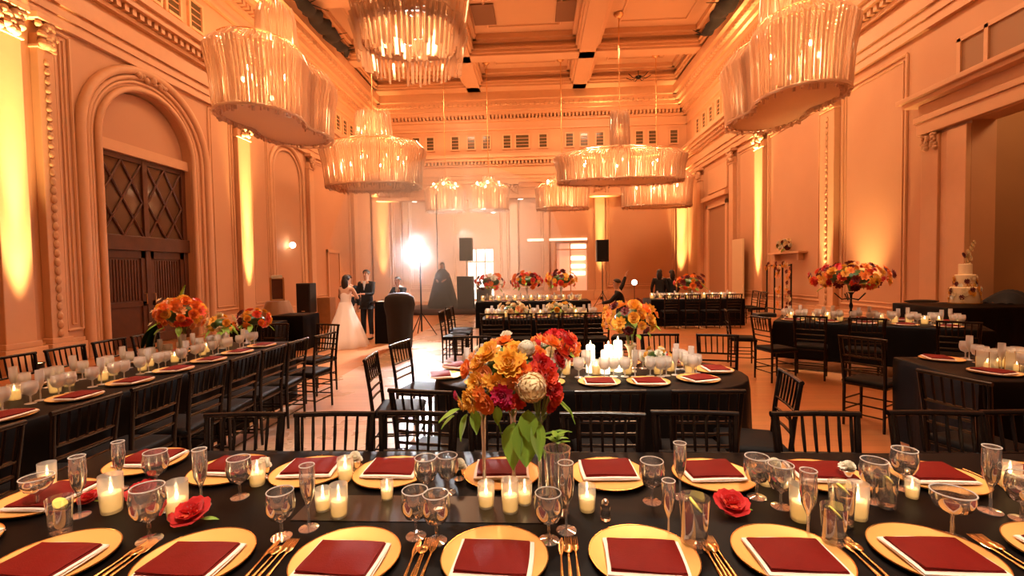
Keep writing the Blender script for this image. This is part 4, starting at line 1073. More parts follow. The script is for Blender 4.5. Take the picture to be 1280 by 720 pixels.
# ---- T3 long table along the left wall
W3 = 'the long table beside the arched door'
tablecloth(rect(-4.4, 1.9, -3.22, 6.0), TZ, 'black cloth over ' + W3)
ys3 = [2.3, 2.77, 3.24, 3.71, 4.18, 4.65, 5.12, 5.59]
dress([(-3.43, y, 180) for y in ys3] + [(-4.19, y, 0) for y in ys3], W3, 'the long door side table', glasses=4, off=.18, seed=4)
votives([(-3.81 + (.05 if i % 2 else -.05), 2.4 + .2 * i) for i in range(18) if i not in (12, 15, 17)], W3, 'the long door side table', 1.15)
for i, (x, y) in enumerate([(-2.62, v) for v in (2.0, 2.55, 3.05, 3.55, 4.02, 4.48, 4.95)]):
    chair(x, y, 180, 'in the aisle row of the long table, %s from the camera' % ORD[i], 'aisle side chairs of the long door side table')
chair(-2.55, 5.45, 172, 'in the aisle row of the long table, last one', 'aisle side chairs of the long door side table')
chair(-3.0, 6.5, -110, 'at the far corner of the long door side table', 'chairs at the ends of the long table')
chair(-3.85, 6.62, -90, 'at the far end of the long door side table', 'chairs at the ends of the long table')
for i, y in enumerate((3.6, 4.1, 4.6, 5.1, 5.6)):
    chair(-4.95, y, 0, 'in the wall row of the long table, %s from the camera' % ORD[i], 'wall side chairs of the long door side table')
def t3_vase(x, y, h, lab):
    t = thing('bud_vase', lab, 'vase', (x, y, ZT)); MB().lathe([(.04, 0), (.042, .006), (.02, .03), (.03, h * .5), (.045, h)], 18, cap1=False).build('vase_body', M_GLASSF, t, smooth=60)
t3_vase(-3.85, 4.82, .26, 'glass vase under the tallest bouquet of the long table')
b3 = bouquet(-3.85, 4.82, 1.24, .23, .17, 48, ['orange', 'coral', 'orange', 'yellow', 'peach'], 'tall orange bouquet with a dark drooping leaf before the arched door', seed=12, fr=.06, leaves=6)
for dx, dz, L in ((-.5, -1, .40), (-.7, -.8, .34), (-.3, -1.0, .42)): put_leaf(b3, (-.18, -.06, .38), (dx, -.3, dz), L, M_DGREEN, wide=.75)
put_leaf(b3, (.02, 0, .60), (.05, 0, 1), .18, M_GREEN, wide=.3)
for dx, dz in ((-.30, .50), (-.22, .62), (-.33, .36)): put_flower(b3, 'daisy', 'cream', (dx, -.02, dz), .03, (dx, -.3, .5))
t3_vase(-3.85, 5.45, .2, 'glass vase under the green foliage on the long table')
bouquet(-3.85, 5.45, 1.06, .17, .11, 12, ['gold', 'cream'], 'green leafy arrangement on the long table between two orange ones', seed=13, fr=.05, leaves=16, leafm=M_GREEN)
t3_vase(-3.78, 5.85, .2, 'glass vase under the last bouquets of the long table')
bouquet(-3.70, 5.86, 1.07, .22, .12, 26, ['orange', 'coral', 'gold', 'wine'], 'rust orange bouquet at the far end of the long table', seed=14, fr=.055)

# ---- T6 two tables in the middle distance
W6 = 'the middle distance table facing the dance floor'
tablecloth(rect(-1.05, 8.45, 1.2, 9.45), TZ, 'black cloth over ' + W6)
dress([(x, 8.66, 90) for x in (-.8, -.36, .08, .52, .96)] + [(x, 9.24, -90) for x in (-.8, -.36, .08, .52, .96)], W6, 'the nearer middle table', glasses=4, seed=7)
votives([(-.95 + .17 * i, 8.95 + (.05 if i % 2 else -.05)) for i in range(12)], W6, 'the nearer middle table', 1.4)
bouquet(-.45, 8.95, .93, .3, .09, 20, ['white', 'cream', 'peach'], 'low white flowers on the nearer middle distance table, left part', seed=15, fr=.06)
bouquet(.45, 8.95, .93, .3, .09, 20, ['white', 'cream', 'yellow'], 'low cream flowers on the nearer middle distance table, right part', seed=16, fr=.06)
for i, x in enumerate((-.75, -.28, .18, .62, 1.02)): chair(x, 7.80, 90, 'before the nearer middle distance table, %s along it' % ORD[i], 'chairs before the nearer middle table')
for i, (x, y, f) in enumerate(((-1.75, 8.4, 0), (-1.73, 8.95, 0), (-1.8, 9.5, -10))): chair(x, y, f, 'at the dance floor end of the nearer middle table, %s one' % ORD[i], 'chairs at the end of the nearer middle table')
chair(1.75, 8.1, 165, 'at the corner of the nearer middle table by the raised flowers', 'chairs before the nearer middle table')
W6b = 'the farther middle distance table with tall centrepieces'
tablecloth(rect(-1.75, 13.3, 1.55, 14.3), TZ, 'black cloth over ' + W6b)
dress([(x, 13.52, 90) for x in (-1.4, -.9, -.4, .1, .6, 1.1)], W6b, 'the farther middle table', glasses=4, seed=9)
votives([(-1.6 + .24 * i, 13.8) for i in range(13)], W6b, 'the farther middle table', 1.7)
for i, (x, c, zz) in enumerate(((-1.38, ['wine', 'orange', 'white', 'coral'], 1.32), (-.28, ['coral', 'orange', 'wine', 'red', 'gold'], 1.34), (.75, ['yellow', 'orange', 'wine', 'gold', 'coral'], 1.36))):
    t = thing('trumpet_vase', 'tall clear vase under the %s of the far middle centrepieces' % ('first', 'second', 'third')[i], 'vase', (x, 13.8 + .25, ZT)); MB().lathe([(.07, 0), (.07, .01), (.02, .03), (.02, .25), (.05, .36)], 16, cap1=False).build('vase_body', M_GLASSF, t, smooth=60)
    bouquet(x, 14.05, zz, (.42, .46, .46)[i], .24, (34, 46, 46)[i], c, ['dark red and white speckled centrepiece, nearest the dance floor', 'red and orange centrepiece in the middle of the far middle table', 'yellow and orange centrepiece at the dark figure end of the far middle table'][i], seed=20 + i, fr=.085, kinds=('dahlia', 'daisy'), zb=1.0)
# ---- T5 far right
W5 = 'the far table before the lit corner pilaster'
tablecloth(rect(3.25, 13.35, 5.85, 14.35), TZ, 'black cloth over ' + W5)
dress([(x, 13.57, 90) for x in (3.6, 4.1, 4.6, 5.1, 5.6)], W5, 'the far corner table', glasses=4, seed=11)
votives([(3.4 + .25 * i, 13.85) for i in range(10)], W5, 'the far corner table', 1.7)
for i, x in enumerate((3.65, 4.2, 4.75, 5.3)): chair(x, 12.7, 90, 'before the far corner table, %s along it' % ORD[i], 'chairs before the far corner table')
for i, (x, y, f) in enumerate(((6.5, 13.6, 180), (6.55, 14.2, 180))): chair(x, y, f, 'at the far corner table end, %s one' % ('nearer', 'farther')[i], 'chairs at the end of the far corner table')
bouquet(4.55, 13.95, 1.22, .42, .22, 36, ['wine', 'orange', 'wine', 'gold', 'coral'], 'dark red and orange centrepiece on the far corner table', seed=31, fr=.085, kinds=('dahlia', 'daisy'))
# ---- T4 slanted table on the right
W4 = 'the slanted table with the candelabra centrepiece'
ux, uy = (5.98 - 3.85), (6.35 - 7.75); L4 = math.hypot(ux, uy); ux /= L4; uy /= L4
tablecloth(quad(3.85, 7.75, ux, uy, L4, 1.12), TZ, 'black cloth over ' + W4, hem=.17)
def on4(s, t): return (3.85 + ux * s - uy * t, 7.75 + uy * s + ux * t)
a4 = math.degrees(math.atan2(ux, -uy))
dress([(*on4(s, .21), a4) for s in (.25, .72, 1.19, 1.66, 2.13)] + [(*on4(s, .91), a4 + 180) for s in (.25, .72, 1.19, 1.66, 2.13)], W4, 'the slanted table', glasses=4, seed=13)
votives([on4(.2 + .17 * i, .56 + (.05 if i % 2 else -.05)) for i in range(13) if i not in (5, 6)], W4, 'the slanted table', 1.3)
cx4, cy4 = on4(1.02, .56)
t = thing('candelabra_stand', 'black branching stand carrying the wide red and orange flower canopy', 'stand', (cx4, cy4, ZT))
MB().lathe([(.09, 0), (.09, .012), (.03, .03), (.018, .08), (.028, .13), (.015, .18), (.03, .24), (.014, .30), (.02, .42), (.05, .46)], 18).build('stem', M_BMET, t, smooth=50)
for i in range(5):
    a = 2 * PI * i / 5; MB().tube([(0, 0, .36), (.12 * math.cos(a), .12 * math.sin(a), .34), (.22 * math.cos(a), .22 * math.sin(a), .44)], .01, 6).build('arm', M_BMET, t, smooth=50)
bouquet(cx4 - .02, cy4, 1.46, .53, .2, 100, ['orange', 'yellow', 'wine', 'red', 'yellow', 'gold', 'wine', 'peach', 'coral'], 'wide red, orange and yellow flower canopy on the black stand', seed=41, fr=.068, kinds=('dahlia', 'daisy', 'daisy'), ry=.45, zb=1.23)
c = on4(.55, -.72); chair(c[0], c[1], a4, 'before the slanted table, nearer its candelabra', 'chairs before the slanted table')
c = on4(1.2, -.74); chair(c[0], c[1], a4 + 6, 'before the slanted table, at its middle', 'chairs before the slanted table')
c = on4(2.1, -.72); chair(c[0], c[1], a4 - 4, 'before the slanted table, at the alcove end', 'chairs before the slanted table')
chair(3.22, 6.85, 12, 'standing sideways at the open end of the slanted table', 'chairs at the end of the slanted table')
chair(3.2, 8.0, -15, 'behind the sideways one at the open end of the slanted table', 'chairs at the end of the slanted table')
# ---- T7 right
W7 = 'the table at the right picture edge'
o7 = [(3.30, 3.62), (5.6, 3.62), (5.6, 4.62), (3.42, 4.62)]
tablecloth(o7, TZ, 'black cloth over ' + W7)
dress([(*at(1177, 450, TZ), -20), (*at(1243, 467, TZ), 20), (4.2, 3.84, 90), (4.2, 4.40, -90)], W7, 'the right edge table', glasses=4, seed=15)
votives([(3.95, 4.15), (4.1, 4.08), (4.3, 4.12)], W7, 'the right edge table', 1.5)
for i, (x, y) in enumerate(((3.78, 4.08), (3.93, 3.99), (4.12, 3.96))):
    t = thing('glass_lantern', ['square clear glass lantern nearest the table corner', 'middle square clear glass lantern holding a lit candle', 'square glass lantern nearest the right picture edge'][i], 'lantern', (x, y, ZT), .2)
    h = .15; g = MB()
    for a, b in (((-.05, -.05), (.05, -.05)), ((.05, -.05), (.05, .05)), ((.05, .05), (-.05, .05)), ((-.05, .05), (-.05, -.05))): g.add([(*a, .002), (*b, .002), (*b, h), (*a, h)], [(0, 1, 2, 3)])
    g.build('glass_panes', M_VOT, t)
    e = MB()
    for a in ((-.05, -.05), (.05, -.05), (.05, .05), (-.05, .05)): e.tube([(*a, 0), (*a, h)], .003, 5)
    e.build('corner_edges', M_GOLDD, t)
    MB().lathe([(.022, .002), (.022, .05), (.004, .052)], 14).build('wax', M_WAX, t, smooth=50); MB().lathe([(.001, .052), (.005, .062), (.001, .08)], 8).build('flame', M_FLAME, t, smooth=60)
chair(2.66, 3.1, 15, 'in front of the right edge table, nearest the camera', 'chairs by the right edge table')
chair(3.22, 4.76, 32, 'at the far corner of the right edge table', 'chairs by the right edge table')
chair(3.75, 3.05, 90, 'with its back to the camera at the right edge table', 'chairs by the right edge table')
# ================================================================== SIDE FURNITURE, CAKE, STAGE GEAR
# cake table in the alcove opening
tablecloth(rect(6.75, 7.95, 9.7, 9.15), .92, 'tall black draped table carrying the cake by the portico', folds=.03)
t = thing('wedding_cake', 'tiered cake wrapped in gold and cream blooms on the tall draped table', 'cake', (7.76, 8.82, .921)); t.scale = (.95, .95, 1.14)
MB().lathe([(.25, 0), (.25, .012)], 30).build('cake_board', M_GOLDD, t, smooth=40)
M_CAKE = mat('buttercream', (.88, .66, .38), .5, bump=.3, bscale=60)
MB().lathe([(.21, .012), (.215, .02), (.215, .25), (.20, .262)], 30).build('bottom_tier', M_CAKE, t, smooth=40)
MB().lathe([(.15, .262), (.152, .27), (.152, .45), (.14, .46)], 30).build('middle_tier', M_CAKE, t, smooth=40)
MB().lathe([(.10, .46), (.10, .62), (.09, .63)], 26).build('top_tier', M_CAKE, t, smooth=40)
q = random.Random(3)
for i in range(80):
    a = q.uniform(0, 6.28); z = q.uniform(.05, .24) if i < 48 else q.uniform(.28, .42); r = .22 if i < 48 else .16
    put_flower(t, 'daisy', q.choice(['cream', 'yellow', 'gold', 'wine', 'cream', 'white']), (r * math.cos(a), r * math.sin(a), z), .045, (math.cos(a), math.sin(a), .2))
for i, (dx, z, rr) in enumerate(((.0, .66, .07), (.05, .72, .06), (-.06, .76, .05), (.02, .80, .06), (.07, .86, .05), (.10, .92, .045), (.13, .97, .035))): put_flower(t, 'ruffle', 'cream' if i != 2 else 'wine', (dx, -.02, z), rr, (.3, -.8, .4))
MB().tube([(0, 0, .6), (.03, 0, .75), (.1, 0, .9), (.15, 0, 1.0)], .008, 6).build('flower_spray_stem', M_STEM, t)
hp = MB().grid(lambda u, v: (8.12 + .75 * u, 8.45 + .55 * v, .925 + .30 * math.sin(PI * u) ** .8 * math.sin(PI * v) ** .7 * (1 - .5 * u) + .02 * math.sin(u * 17 + v * 11)), 20, 14)
hp.v += [(x, y, .9215) for x, y, z in hp.v]; n_ = 21 * 15; hp.f += [tuple(i + n_ for i in reversed(f)) for f in list(hp.f)]
tag(hp.build('folded_coat', M_FABRIC_SHADE, smooth=60), 'heap of black cloth lying beside the cake', 'cloth')
bouquet(9.2, 8.7, 1.12, .16, .12, 18, ['cream', 'wine', 'gold'], 'small dark flower posy at the right edge behind the cake table', seed=51, fr=.05, zb=.93)
# console table left of the cake
t = thing('console_table', 'narrow light wood console table below the portico pilaster', 'table', (7.75, 9.75, 0))
MB().box((-.42, -.22, .72), (.42, .22, .86)).build('table_top', mat('honey_wood', (.55, .30, .12), .4, noise=.2, nscale=5), t, bevel=.01)
for a in (-.37, .37):
    for b in (-.17, .17): MB().tube([(a, b, 0), (a, b, .72)], [.02, .03], 8).build('leg', mat('honey_wood', (0, 0, 0)), t)
tag(MB().ball((0, 0, .03), 1, 16, 7, .34, .12, .035).build('instrument_case', M_FABRIC_SHADE, smooth=60, loc=(7.75, 9.75, .866)), 'long dark object lying on the wood console', 'case')
tag(MB().box((-.16, -.12, 0), (.16, .12, .07)).build('clutch_bag', M_BLACK, loc=(3.98, 8.32, .99 - .22), bevel=.02), 'black box shaped bag at the open end of the slanted table', 'bag')

# white board, mantel shelf with white flowers, flower framed chart on the right wall
t = thing('standing_screen', 'tall cream lit panel standing left of the bright wall pilaster', 'screen', (8.02, 18.9, 0), 0)
MB().box((-.04, -.48, .35), (.04, .48, 2.75)).build('panel', M_CREAMB, t, bevel=.02)
MB().box((-.10, -.30, 0), (.10, -.24, .35)).build('foot', M_BRASS, t); MB().box((-.10, .24, 0), (.10, .30, .35)).build('foot', M_BRASS, t)
t = thing('wall_shelf', 'plaster ledge on the wall holding the white flowers', 'shelf', (XR, 15.6, 2.05))
MB().box((-.28, -.95, 0), (0, .95, .06)).build('ledge', M_TRIM, t, bevel=.01)
for y in (-.7, .7): MB().box((-.18, y - .05, -.22), (0, y + .05, 0)).build('bracket', M_TRIM, t, bevel=.02)
bouquet(8.04, 15.5, 2.33, .10, .17, 24, ['white', 'cream', 'white', 'wine'], 'white flower mound on the wall ledge', seed=61, fr=.075, kinds=('rose', 'daisy'), ry=.36, zb=2.115)
t = thing('seating_chart_frame', 'dark metal frame with trailing pale flowers, under the wall ledge', 'frame', (7.86, 15.5, 0))
fm = MB()
for y in (-.75, -.25, .25, .75): fm.tube([(0, y, 0), (0, y, 1.72)], .025, 6)
for z in (.25, 1.68): fm.tube([(0, -.75, z), (0, .75, z)], .025, 6)
fm.build('metal_frame', M_BMET, t, smooth=50)
q = random.Random(8)
for i in range(60):
    k = i % 3
    y, z = (q.uniform(-.75, .75), 1.66 + q.uniform(-.08, .1)) if k == 0 else ((-.70 + q.uniform(-.12, .12), q.uniform(.3, 1.7)) if k == 1 else (-.1 + q.uniform(-.12, .12), q.uniform(.3, 1.7)))
    put_flower(t, 'daisy', q.choice(['cream', 'wine', 'peach', 'gold']), (-.05, y, z), .075, (-1, q.uniform(-.4, .4), .2))

# left side: pa speaker on stand, draped tables, mirror frame
def speaker(x, y, z0, w, d, h, label, stand=None, rz=0):
    t = thing('loudspeaker', label, 'speaker', (x, y, z0), rz)
    MB().box((-w / 2, -d / 2, 0), (w / 2, d / 2, h)).build('cabinet', M_BLACK, t, bevel=.02)
    MB().box((-w / 2 + .03, -d / 2 - .012, .04), (w / 2 - .03, -d / 2 - .001, h - .04)).build('grille', M_BMET, t, bevel=.004)
    MB().box((-.05, -d / 2 - .016, .05), (.05, -d / 2 - .012, .07)).build('badge', mat('silver', (.8, .78, .75), .2, metal=1), t)
    if stand:
        s = thing('tripod_stand', stand, 'stand', (x, y, 0))
        MB().tube([(0, 0, .12), (0, 0, z0)], .02, 8).build('pole', M_BMET, s, smooth=50)
        for i in range(3):
            a = 2 * PI * i / 3 + .5; MB().tube([(0, 0, .65), (.42 * math.cos(a), .42 * math.sin(a), .0)], .013, 6).build('leg', M_BMET, s, smooth=50)
        MB().lathe([(.035, .62), (.035, .70)], 10).build('collar', M_BMET, s)
speaker(-6.55, 12.9, .55, .40, .4, .85, 'black box loudspeaker near the gold frame by the left wall', 'short tripod stand under the box loudspeaker by the left wall')
speaker(-2.9, 19.3, 2.1, .52, .45, .95, 'big black loudspeaker raised beside the glazed street door', 'tall tripod stand of the big loudspeaker by the street door')
speaker(2.9, 20.5, 1.98, .52, .45, .95, 'black loudspeaker on a thin pole before the back wall pilaster', 'thin tripod stand of the loudspeaker before the pilaster')
tablecloth(rect(-5.75, 9.75, -5.05, 10.5), .76, 'small black draped table beside the white gown', folds=.015)
tablecloth(rect(-6.1, 8.9, -5.2, 9.4), .70, 'low black draped table behind the long table', folds=.015)
g = MB().lathe([(.62, 0), (.52, .3), (.36, .7), (.26, 1.0), (.24, 1.02)], 40, fn=lambda a, f: 1 + .05 * math.sin(11 * a) * (1 - f))
tag(g.build('draped_pedestal', mat('bronze_fabric', (.26, .12, .05), .5, sheen=.4), smooth=50, loc=(-6.25, 10.9, 0)), 'bronze fabric draped pedestal below the gold frame', 'pedestal')
t = thing('gilt_frame', 'small gold framed sign topped with white flowers, on the bronze pedestal', 'picture frame', (-6.25, 10.9, 1.021), .4)
f = MB()
for a, b in (((-.16, -.02, 0), (-.12, .02, .56)), ((.12, -.02, 0), (.16, .02, .56)), ((-.12, -.02, 0), (.12, .02, .04)), ((-.12, -.02, .52), (.12, .02, .56))): f.box(a, b)
f.build('frame', M_BRASS, t, bevel=.005); MB().box((-.12, -.005, .04), (.12, .005, .52)).build('sign_panel', M_DWOOD, t)
for i in range(5): put_flower(t, 'daisy', 'white', (-.08 + .04 * i, -.03, .58), .05, (0, -1, .5))
tag(MB().box((-.2, -.2, 0), (.2, .2, .95)).build('wooden_crate', M_WOOD, loc=(-6.3, 13.6, 0), bevel=.01), 'brown wooden cabinet beside the box loudspeaker', 'cabinet')
t = thing('wall_sconce', 'round glowing wall lamp inside the blind arch', 'lamp', (XL + .2, 17.0, 2.75))
MB().ball((0, 0, 0), .11, 16, 10).build('globe', mat('sconce_globe', (1, .9, .7), .4, emit=(1, .86, .66), estr=14), t, smooth=80); MB().tube([(-.2, 0, -.12), (-.05, 0, -.12), (0, 0, -.10)], .015, 6).build('arm', M_BRASS, t)
t = thing('globe_lamp', 'small white globe lamp on a slim pole before the back wall panel', 'lamp', (4.3, 20.6, 0))
MB().ball((0, 0, 1.05), .13, 16, 10).build('globe', mat('milk_globe', (1, .95, .85), .4, emit=(1, .9, .75), estr=2.5), t, smooth=80); MB().lathe([(.12, 0), (.12, .02), (.014, .03), (.014, .93)], 14).build('pole', M_BMET, t, smooth=50)

# booth with papers, light stand with the blinding spotlight
tablecloth(rect(-3.76, 10.62, -3.42, 11.1), .98, 'black draped music table behind the white gown', folds=.015)
for i, (x, y, a) in enumerate(((-3.63, 10.77, .1), (-3.58, 10.95, -.2), (-3.60, 10.88, 1.4))):
    tag(MB().box((-.10, -.14, 0), (.10, .14, .004)).build('paper_sheet', M_WNAP, loc=(x, y, .982)), ['white paper sheet on the music table, nearest the gown', 'white paper sheet on the music table beside the dark booth', 'white paper sheet at the rear of the music table'][i], 'paper').rotation_euler.z = a
b = MB().lathe([(.25, 0), (.27, .25), (.29, .7), (.34, .95), (.31, 1.12), (.20, 1.2), (.05, 1.22)], 36, sx=1.0, sy=.8, fn=lambda a, f: 1 + .03 * math.sin(9 * a) * (1 - f))
tag(b.build('draped_booth', M_FABRIC_SHADE, smooth=60, loc=(-3.0, 10.0, 0)), 'rounded black fabric covered booth in front of the spotlight', 'booth')
t = thing('spotlight', 'blinding white spotlight on a tall stand by the dance floor', 'spotlight', (-3.02, 12.0, 0))
MB().tube([(0, 0, .1), (0, 0, 2.1)], .022, 8).build('pole', M_BMET, t, smooth=50)
for i in range(3):
    a = 2 * PI * i / 3; MB().tube([(0, 0, .6), (.4 * math.cos(a), .4 * math.sin(a), 0)], .014, 6).build('leg', M_BMET, t, smooth=50)
MB().lathe([(.10, -.12), (.15, .1), (.15, .12), (.14, .12), (.13, .09)], 24).xf(Matrix.Translation((0, 0, 2.32)) @ Matrix.Rotation(R(100), 4, 'X')).build('housing', M_BLACK, t, smooth=50)
MB().lathe([(.135, 0), (.12, .02), (.001, .03)], 24).xf(Matrix.Translation((0, -.11, 2.30)) @ Matrix.Rotation(R(100), 4, 'X')).build('lens', mat('spot_lens', (1, 1, 1), .3, emit=(.95, 1, 1), estr=260), t, smooth=60)
# equipment on the stage: monitor boxes
for i, (x, y, w, h) in enumerate(((-2.2, 19.2, .5, .7), (-2.75, 18.0, .6, 1.25), (-2.0, 18.2, .45, .8))):
    t = thing('equipment_case', ['black equipment case at the rear of the low stage', 'tall black equipment case under the big loudspeaker', 'black equipment case at the table end of the low stage'][i], 'case', (x, y, .22))
    MB().box((-w / 2, -.3, 0), (w / 2, .3, h)).build('body', M_BLACK, t, bevel=.02)
    MB().tube([(-.08, -.31, h * .6), (-.06, -.34, h * .6), (.06, -.34, h * .6), (.08, -.31, h * .6)], .01, 6).build('handle', M_BMET, t)
tag(MB().tube([(-4.12, 19.3, .22), (-4.12, 19.3, 4.9)], .02, 8).build('thin_pole', M_BMET, smooth=50), 'thin dark upright pole rising behind the gowned figure', 'pole')

# ================================================================== PEOPLE
def skinned(name, pts, edges, m, parent, sub=2, root=0):
    """pts: {key:(pos, radius or (rx,ry))}"""
    ks = list(pts); idx = {k: i for i, k in enumerate(ks)}
    me = bpy.data.meshes.new(name); me.from_pydata([pts[k][0] for k in ks], [(idx[a], idx[b]) for a, b in edges], []); me.update(); me.materials.append(m)
    o = bpy.data.objects.new(name, me); COL.objects.link(o); o.parent = parent
    sk = o.modifiers.new('skin', 'SKIN'); sk.use_smooth_shade = True
    lay = me.skin_vertices[0] if me.skin_vertices else None
    if lay is None:
        o.modifiers.remove(sk)
        with bpy.context.temp_override(object=o, active_object=o):
            pass
        sk = o.modifiers.new('skin', 'SKIN'); sk.use_smooth_shade = True; lay = me.skin_vertices[0]
    for k in ks:
        r = pts[k][1]; lay.data[idx[k]].radius = (r, r) if not isinstance(r, tuple) else r
        lay.data[idx[k]].use_root = (idx[k] == root)
    s = o.modifiers.new('sub', 'SUBSURF'); s.levels = sub; s.render_levels = sub
    return o
def person(x, y, z, face, label, H=1.75, arms=None, lean=0, sit=False, cloth='suit', hair='short', headturn=0, skin=M_SKIN, group=None, gown_m=None, gown_w=.5, legs=None, cape=False):
    """sitter/stander looks along +Y before turning; arms: {'L':(elbow,hand),'R':...} in body units relative to shoulder (metres)"""
    t = thing('person', label, 'person', (x, y, z), R(face - 90), group); k = H / 1.75
    S = lambda a, b, c: (a * k, b * k, c * k)
    hz = .92; ly = lean
    P = {'pelvis': (S(0, 0, hz), (.145 * k, .10 * k)), 'waist': (S(0, ly * .25, 1.08), (.125 * k, .09 * k)), 'chest': (S(0, ly * .6, 1.28), (.155 * k, .10 * k)), 'upper': (S(0, ly * .85, 1.41), (.13 * k, .085 * k)),
         'neck': (S(0, ly, 1.49), .052 * k), 'jaw': (S(0, ly * 1.08 + .018, 1.565), (.062 * k, .070 * k)), 'skull': (S(0, ly * 1.15 + .0, 1.655), (.076 * k, .090 * k)), 'crown': (S(0, ly * 1.2 - .005, 1.72), (.045 * k, .055 * k))}
    Ed = [('pelvis', 'waist'), ('waist', 'chest'), ('chest', 'upper'), ('upper', 'neck'), ('neck', 'jaw'), ('jaw', 'skull'), ('skull', 'crown')]
    arms = arms or {}
    A = {'L': ((-.26, -.01, -.30), (-.25, .10, -.53)), 'R': ((.26, -.01, -.30), (.25, .10, -.53))}; A.update(arms)
    J = {}
    for s, sg in (('L', -1), ('R', 1)):
        sh = Vector((sg * .175, ly * .85, 1.405)); el = Vector((0, ly * .85, 1.405)) + Vector(A[s][0]); wr = Vector((0, ly * .85, 1.405)) + Vector(A[s][1]); d = (wr - el).normalized()
        J[s] = (sh * k, el * k, wr * k)
        P['sh' + s] = (tuple(sh * k), .052 * k); P['el' + s] = (tuple(el * k), .038 * k); P['wr' + s] = (tuple(wr * k), .025 * k)
        palm = wr + d * .05; P['pa' + s] = (tuple(palm * k), (.036 * k, .018 * k)); Ed += [('upper', 'sh' + s), ('sh' + s, 'el' + s), ('el' + s, 'wr' + s), ('wr' + s, 'pa' + s)]
        side = d.cross(Vector((0, 1, 0)) if abs(d.y) < .8 else Vector((0, 0, 1))).normalized(); nrm = d.cross(side)
        for i, ln in enumerate((.068, .078, .074, .058)):
            b = palm + d * .035 + side * (.026 - .0175 * i); m1 = b + d * ln * .5 + nrm * .006; e = b + d * ln * .95 + nrm * .024
            P[f'f{s}{i}a'] = (tuple(b * k), .0095 * k); P[f'f{s}{i}b'] = (tuple(m1 * k), .0085 * k); P[f'f{s}{i}c'] = (tuple(e * k), .007 * k)
            Ed += [('pa' + s, f'f{s}{i}a'), (f'f{s}{i}a', f'f{s}{i}b'), (f'f{s}{i}b', f'f{s}{i}c')]
        b = palm - d * .015 + side * .042; P[f't{s}a'] = (tuple(b * k), .011 * k); P[f't{s}b'] = (tuple((b + d * .04 + side * .012) * k), .009 * k); Ed += [('pa' + s, f't{s}a'), (f't{s}a', f't{s}b')]
        lg = (legs or {}).get(s)
        hp = Vector((sg * .09, 0, .88)); kn = Vector(lg[0]) if lg else Vector((sg * .10, .02, .49)); an = Vector(lg[1]) if lg else Vector((sg * .105, -.01, .085)); toe = an + Vector((0, .17, -.055)); he = an + Vector((0, -.05, -.05))
        J['leg' + s] = (hp * k, kn * k, an * k)
        for n_, p_, r_ in (('hp', hp, .085), ('kn', kn, .055), ('an', an, .036), ('toe', toe, .03), ('he', he, .03)): P[n_ + s] = (tuple(p_ * k), r_ * k)
        Ed += [('pelvis', 'hp' + s), ('hp' + s, 'kn' + s), ('kn' + s, 'an' + s), ('an' + s, 'toe' + s), ('an' + s, 'he' + s)]
    body = skinned('body', P, Ed, skin, t)
    hx = Vector((0, ly * 1.12 * k, 1.64 * k))
    # face
    MB().tube([hx + Vector((0, .085, .012)) * k, hx + Vector((0, .104, -.022)) * k, hx + Vector((0, .092, -.03)) * k], [.006 * k, .012 * k, .008 * k], 8).build('nose', skin, t, smooth=60)
    MB().tube([hx + Vector((-.024, .082, -.058)) * k, hx + Vector((0, .090, -.06)) * k, hx + Vector((.024, .082, -.058)) * k], .006 * k, 6).build('mouth', mat('lips', (.42, .12, .10), .5), t, smooth=60)
    for s in (-1, 1):
        MB().ball(tuple(hx + Vector((s * .031, .080, .012)) * k), .011 * k, 8, 6).build('eye', mat('eye', (.05, .03, .02), .2), t, smooth=60)
        MB().ball(tuple(hx + Vector((s * .078, -.002, -.008)) * k), .026 * k, 8, 6, .35, .8, 1.2).build('ear', skin, t, smooth=60)
    # hair
    hb = MB()
    def hf(u, v):
        a = 2 * PI * u; ph = PI * (.02 + (.50 if hair == 'short' else .62) * v); front = max(0, math.sin(a))
        ph2 = ph * (1 - .40 * front * v)
        r = .098 * k * (1 + .03 * math.sin(9 * a))
        return (hx.x + r * .92 * math.sin(ph2) * math.cos(a), hx.y - .006 + r * 1.08 * math.sin(ph2) * math.sin(a), hx.z + .018 * k + r * math.cos(ph2))
    hb.grid(hf, 24, 10)
    if hair != 'short':
        hb.ball((hx.x, hx.y - .07 * k, hx.z - .10 * k), .10 * k, 12, 9, .95, .6, 1.7)
    hb.build('hair', M_HAIR, t, smooth=70)
    if cloth in ('suit', 'black'):
        C = {}; E2 = [('pelvis', 'waist'), ('waist', 'chest'), ('chest', 'upper')]
        for n_, g_ in (('pelvis', 1.18), ('waist', 1.22), ('chest', 1.14), ('upper', 1.30)): r = P[n_][1]; C[n_] = (P[n_][0], (r[0] * g_, r[1] * g_ + .01))
        hem = S(0, 0, .84); C['hem'] = (hem, (.15 * k, .105 * k)); C['collar'] = (S(0, ly * .92, 1.462), (.080 * k, .072 * k)); E2.append(('upper', 'collar')); E2.append(('pelvis', 'hem'))
        for s in 'LR':
            sh, el, wr = J[s]; C['sh' + s] = (tuple(sh), .072 * k); C['el' + s] = (tuple(el), .052 * k); C['cu' + s] = (tuple(el.lerp(wr, .93)), .040 * k); E2 += [('upper', 'sh' + s), ('sh' + s, 'el' + s), ('el' + s, 'cu' + s)]
        skinned('jacket', C, E2, M_SUIT, t)
        C = {'p': (S(0, 0, .92), (.15 * k, .11 * k))}; E2 = []
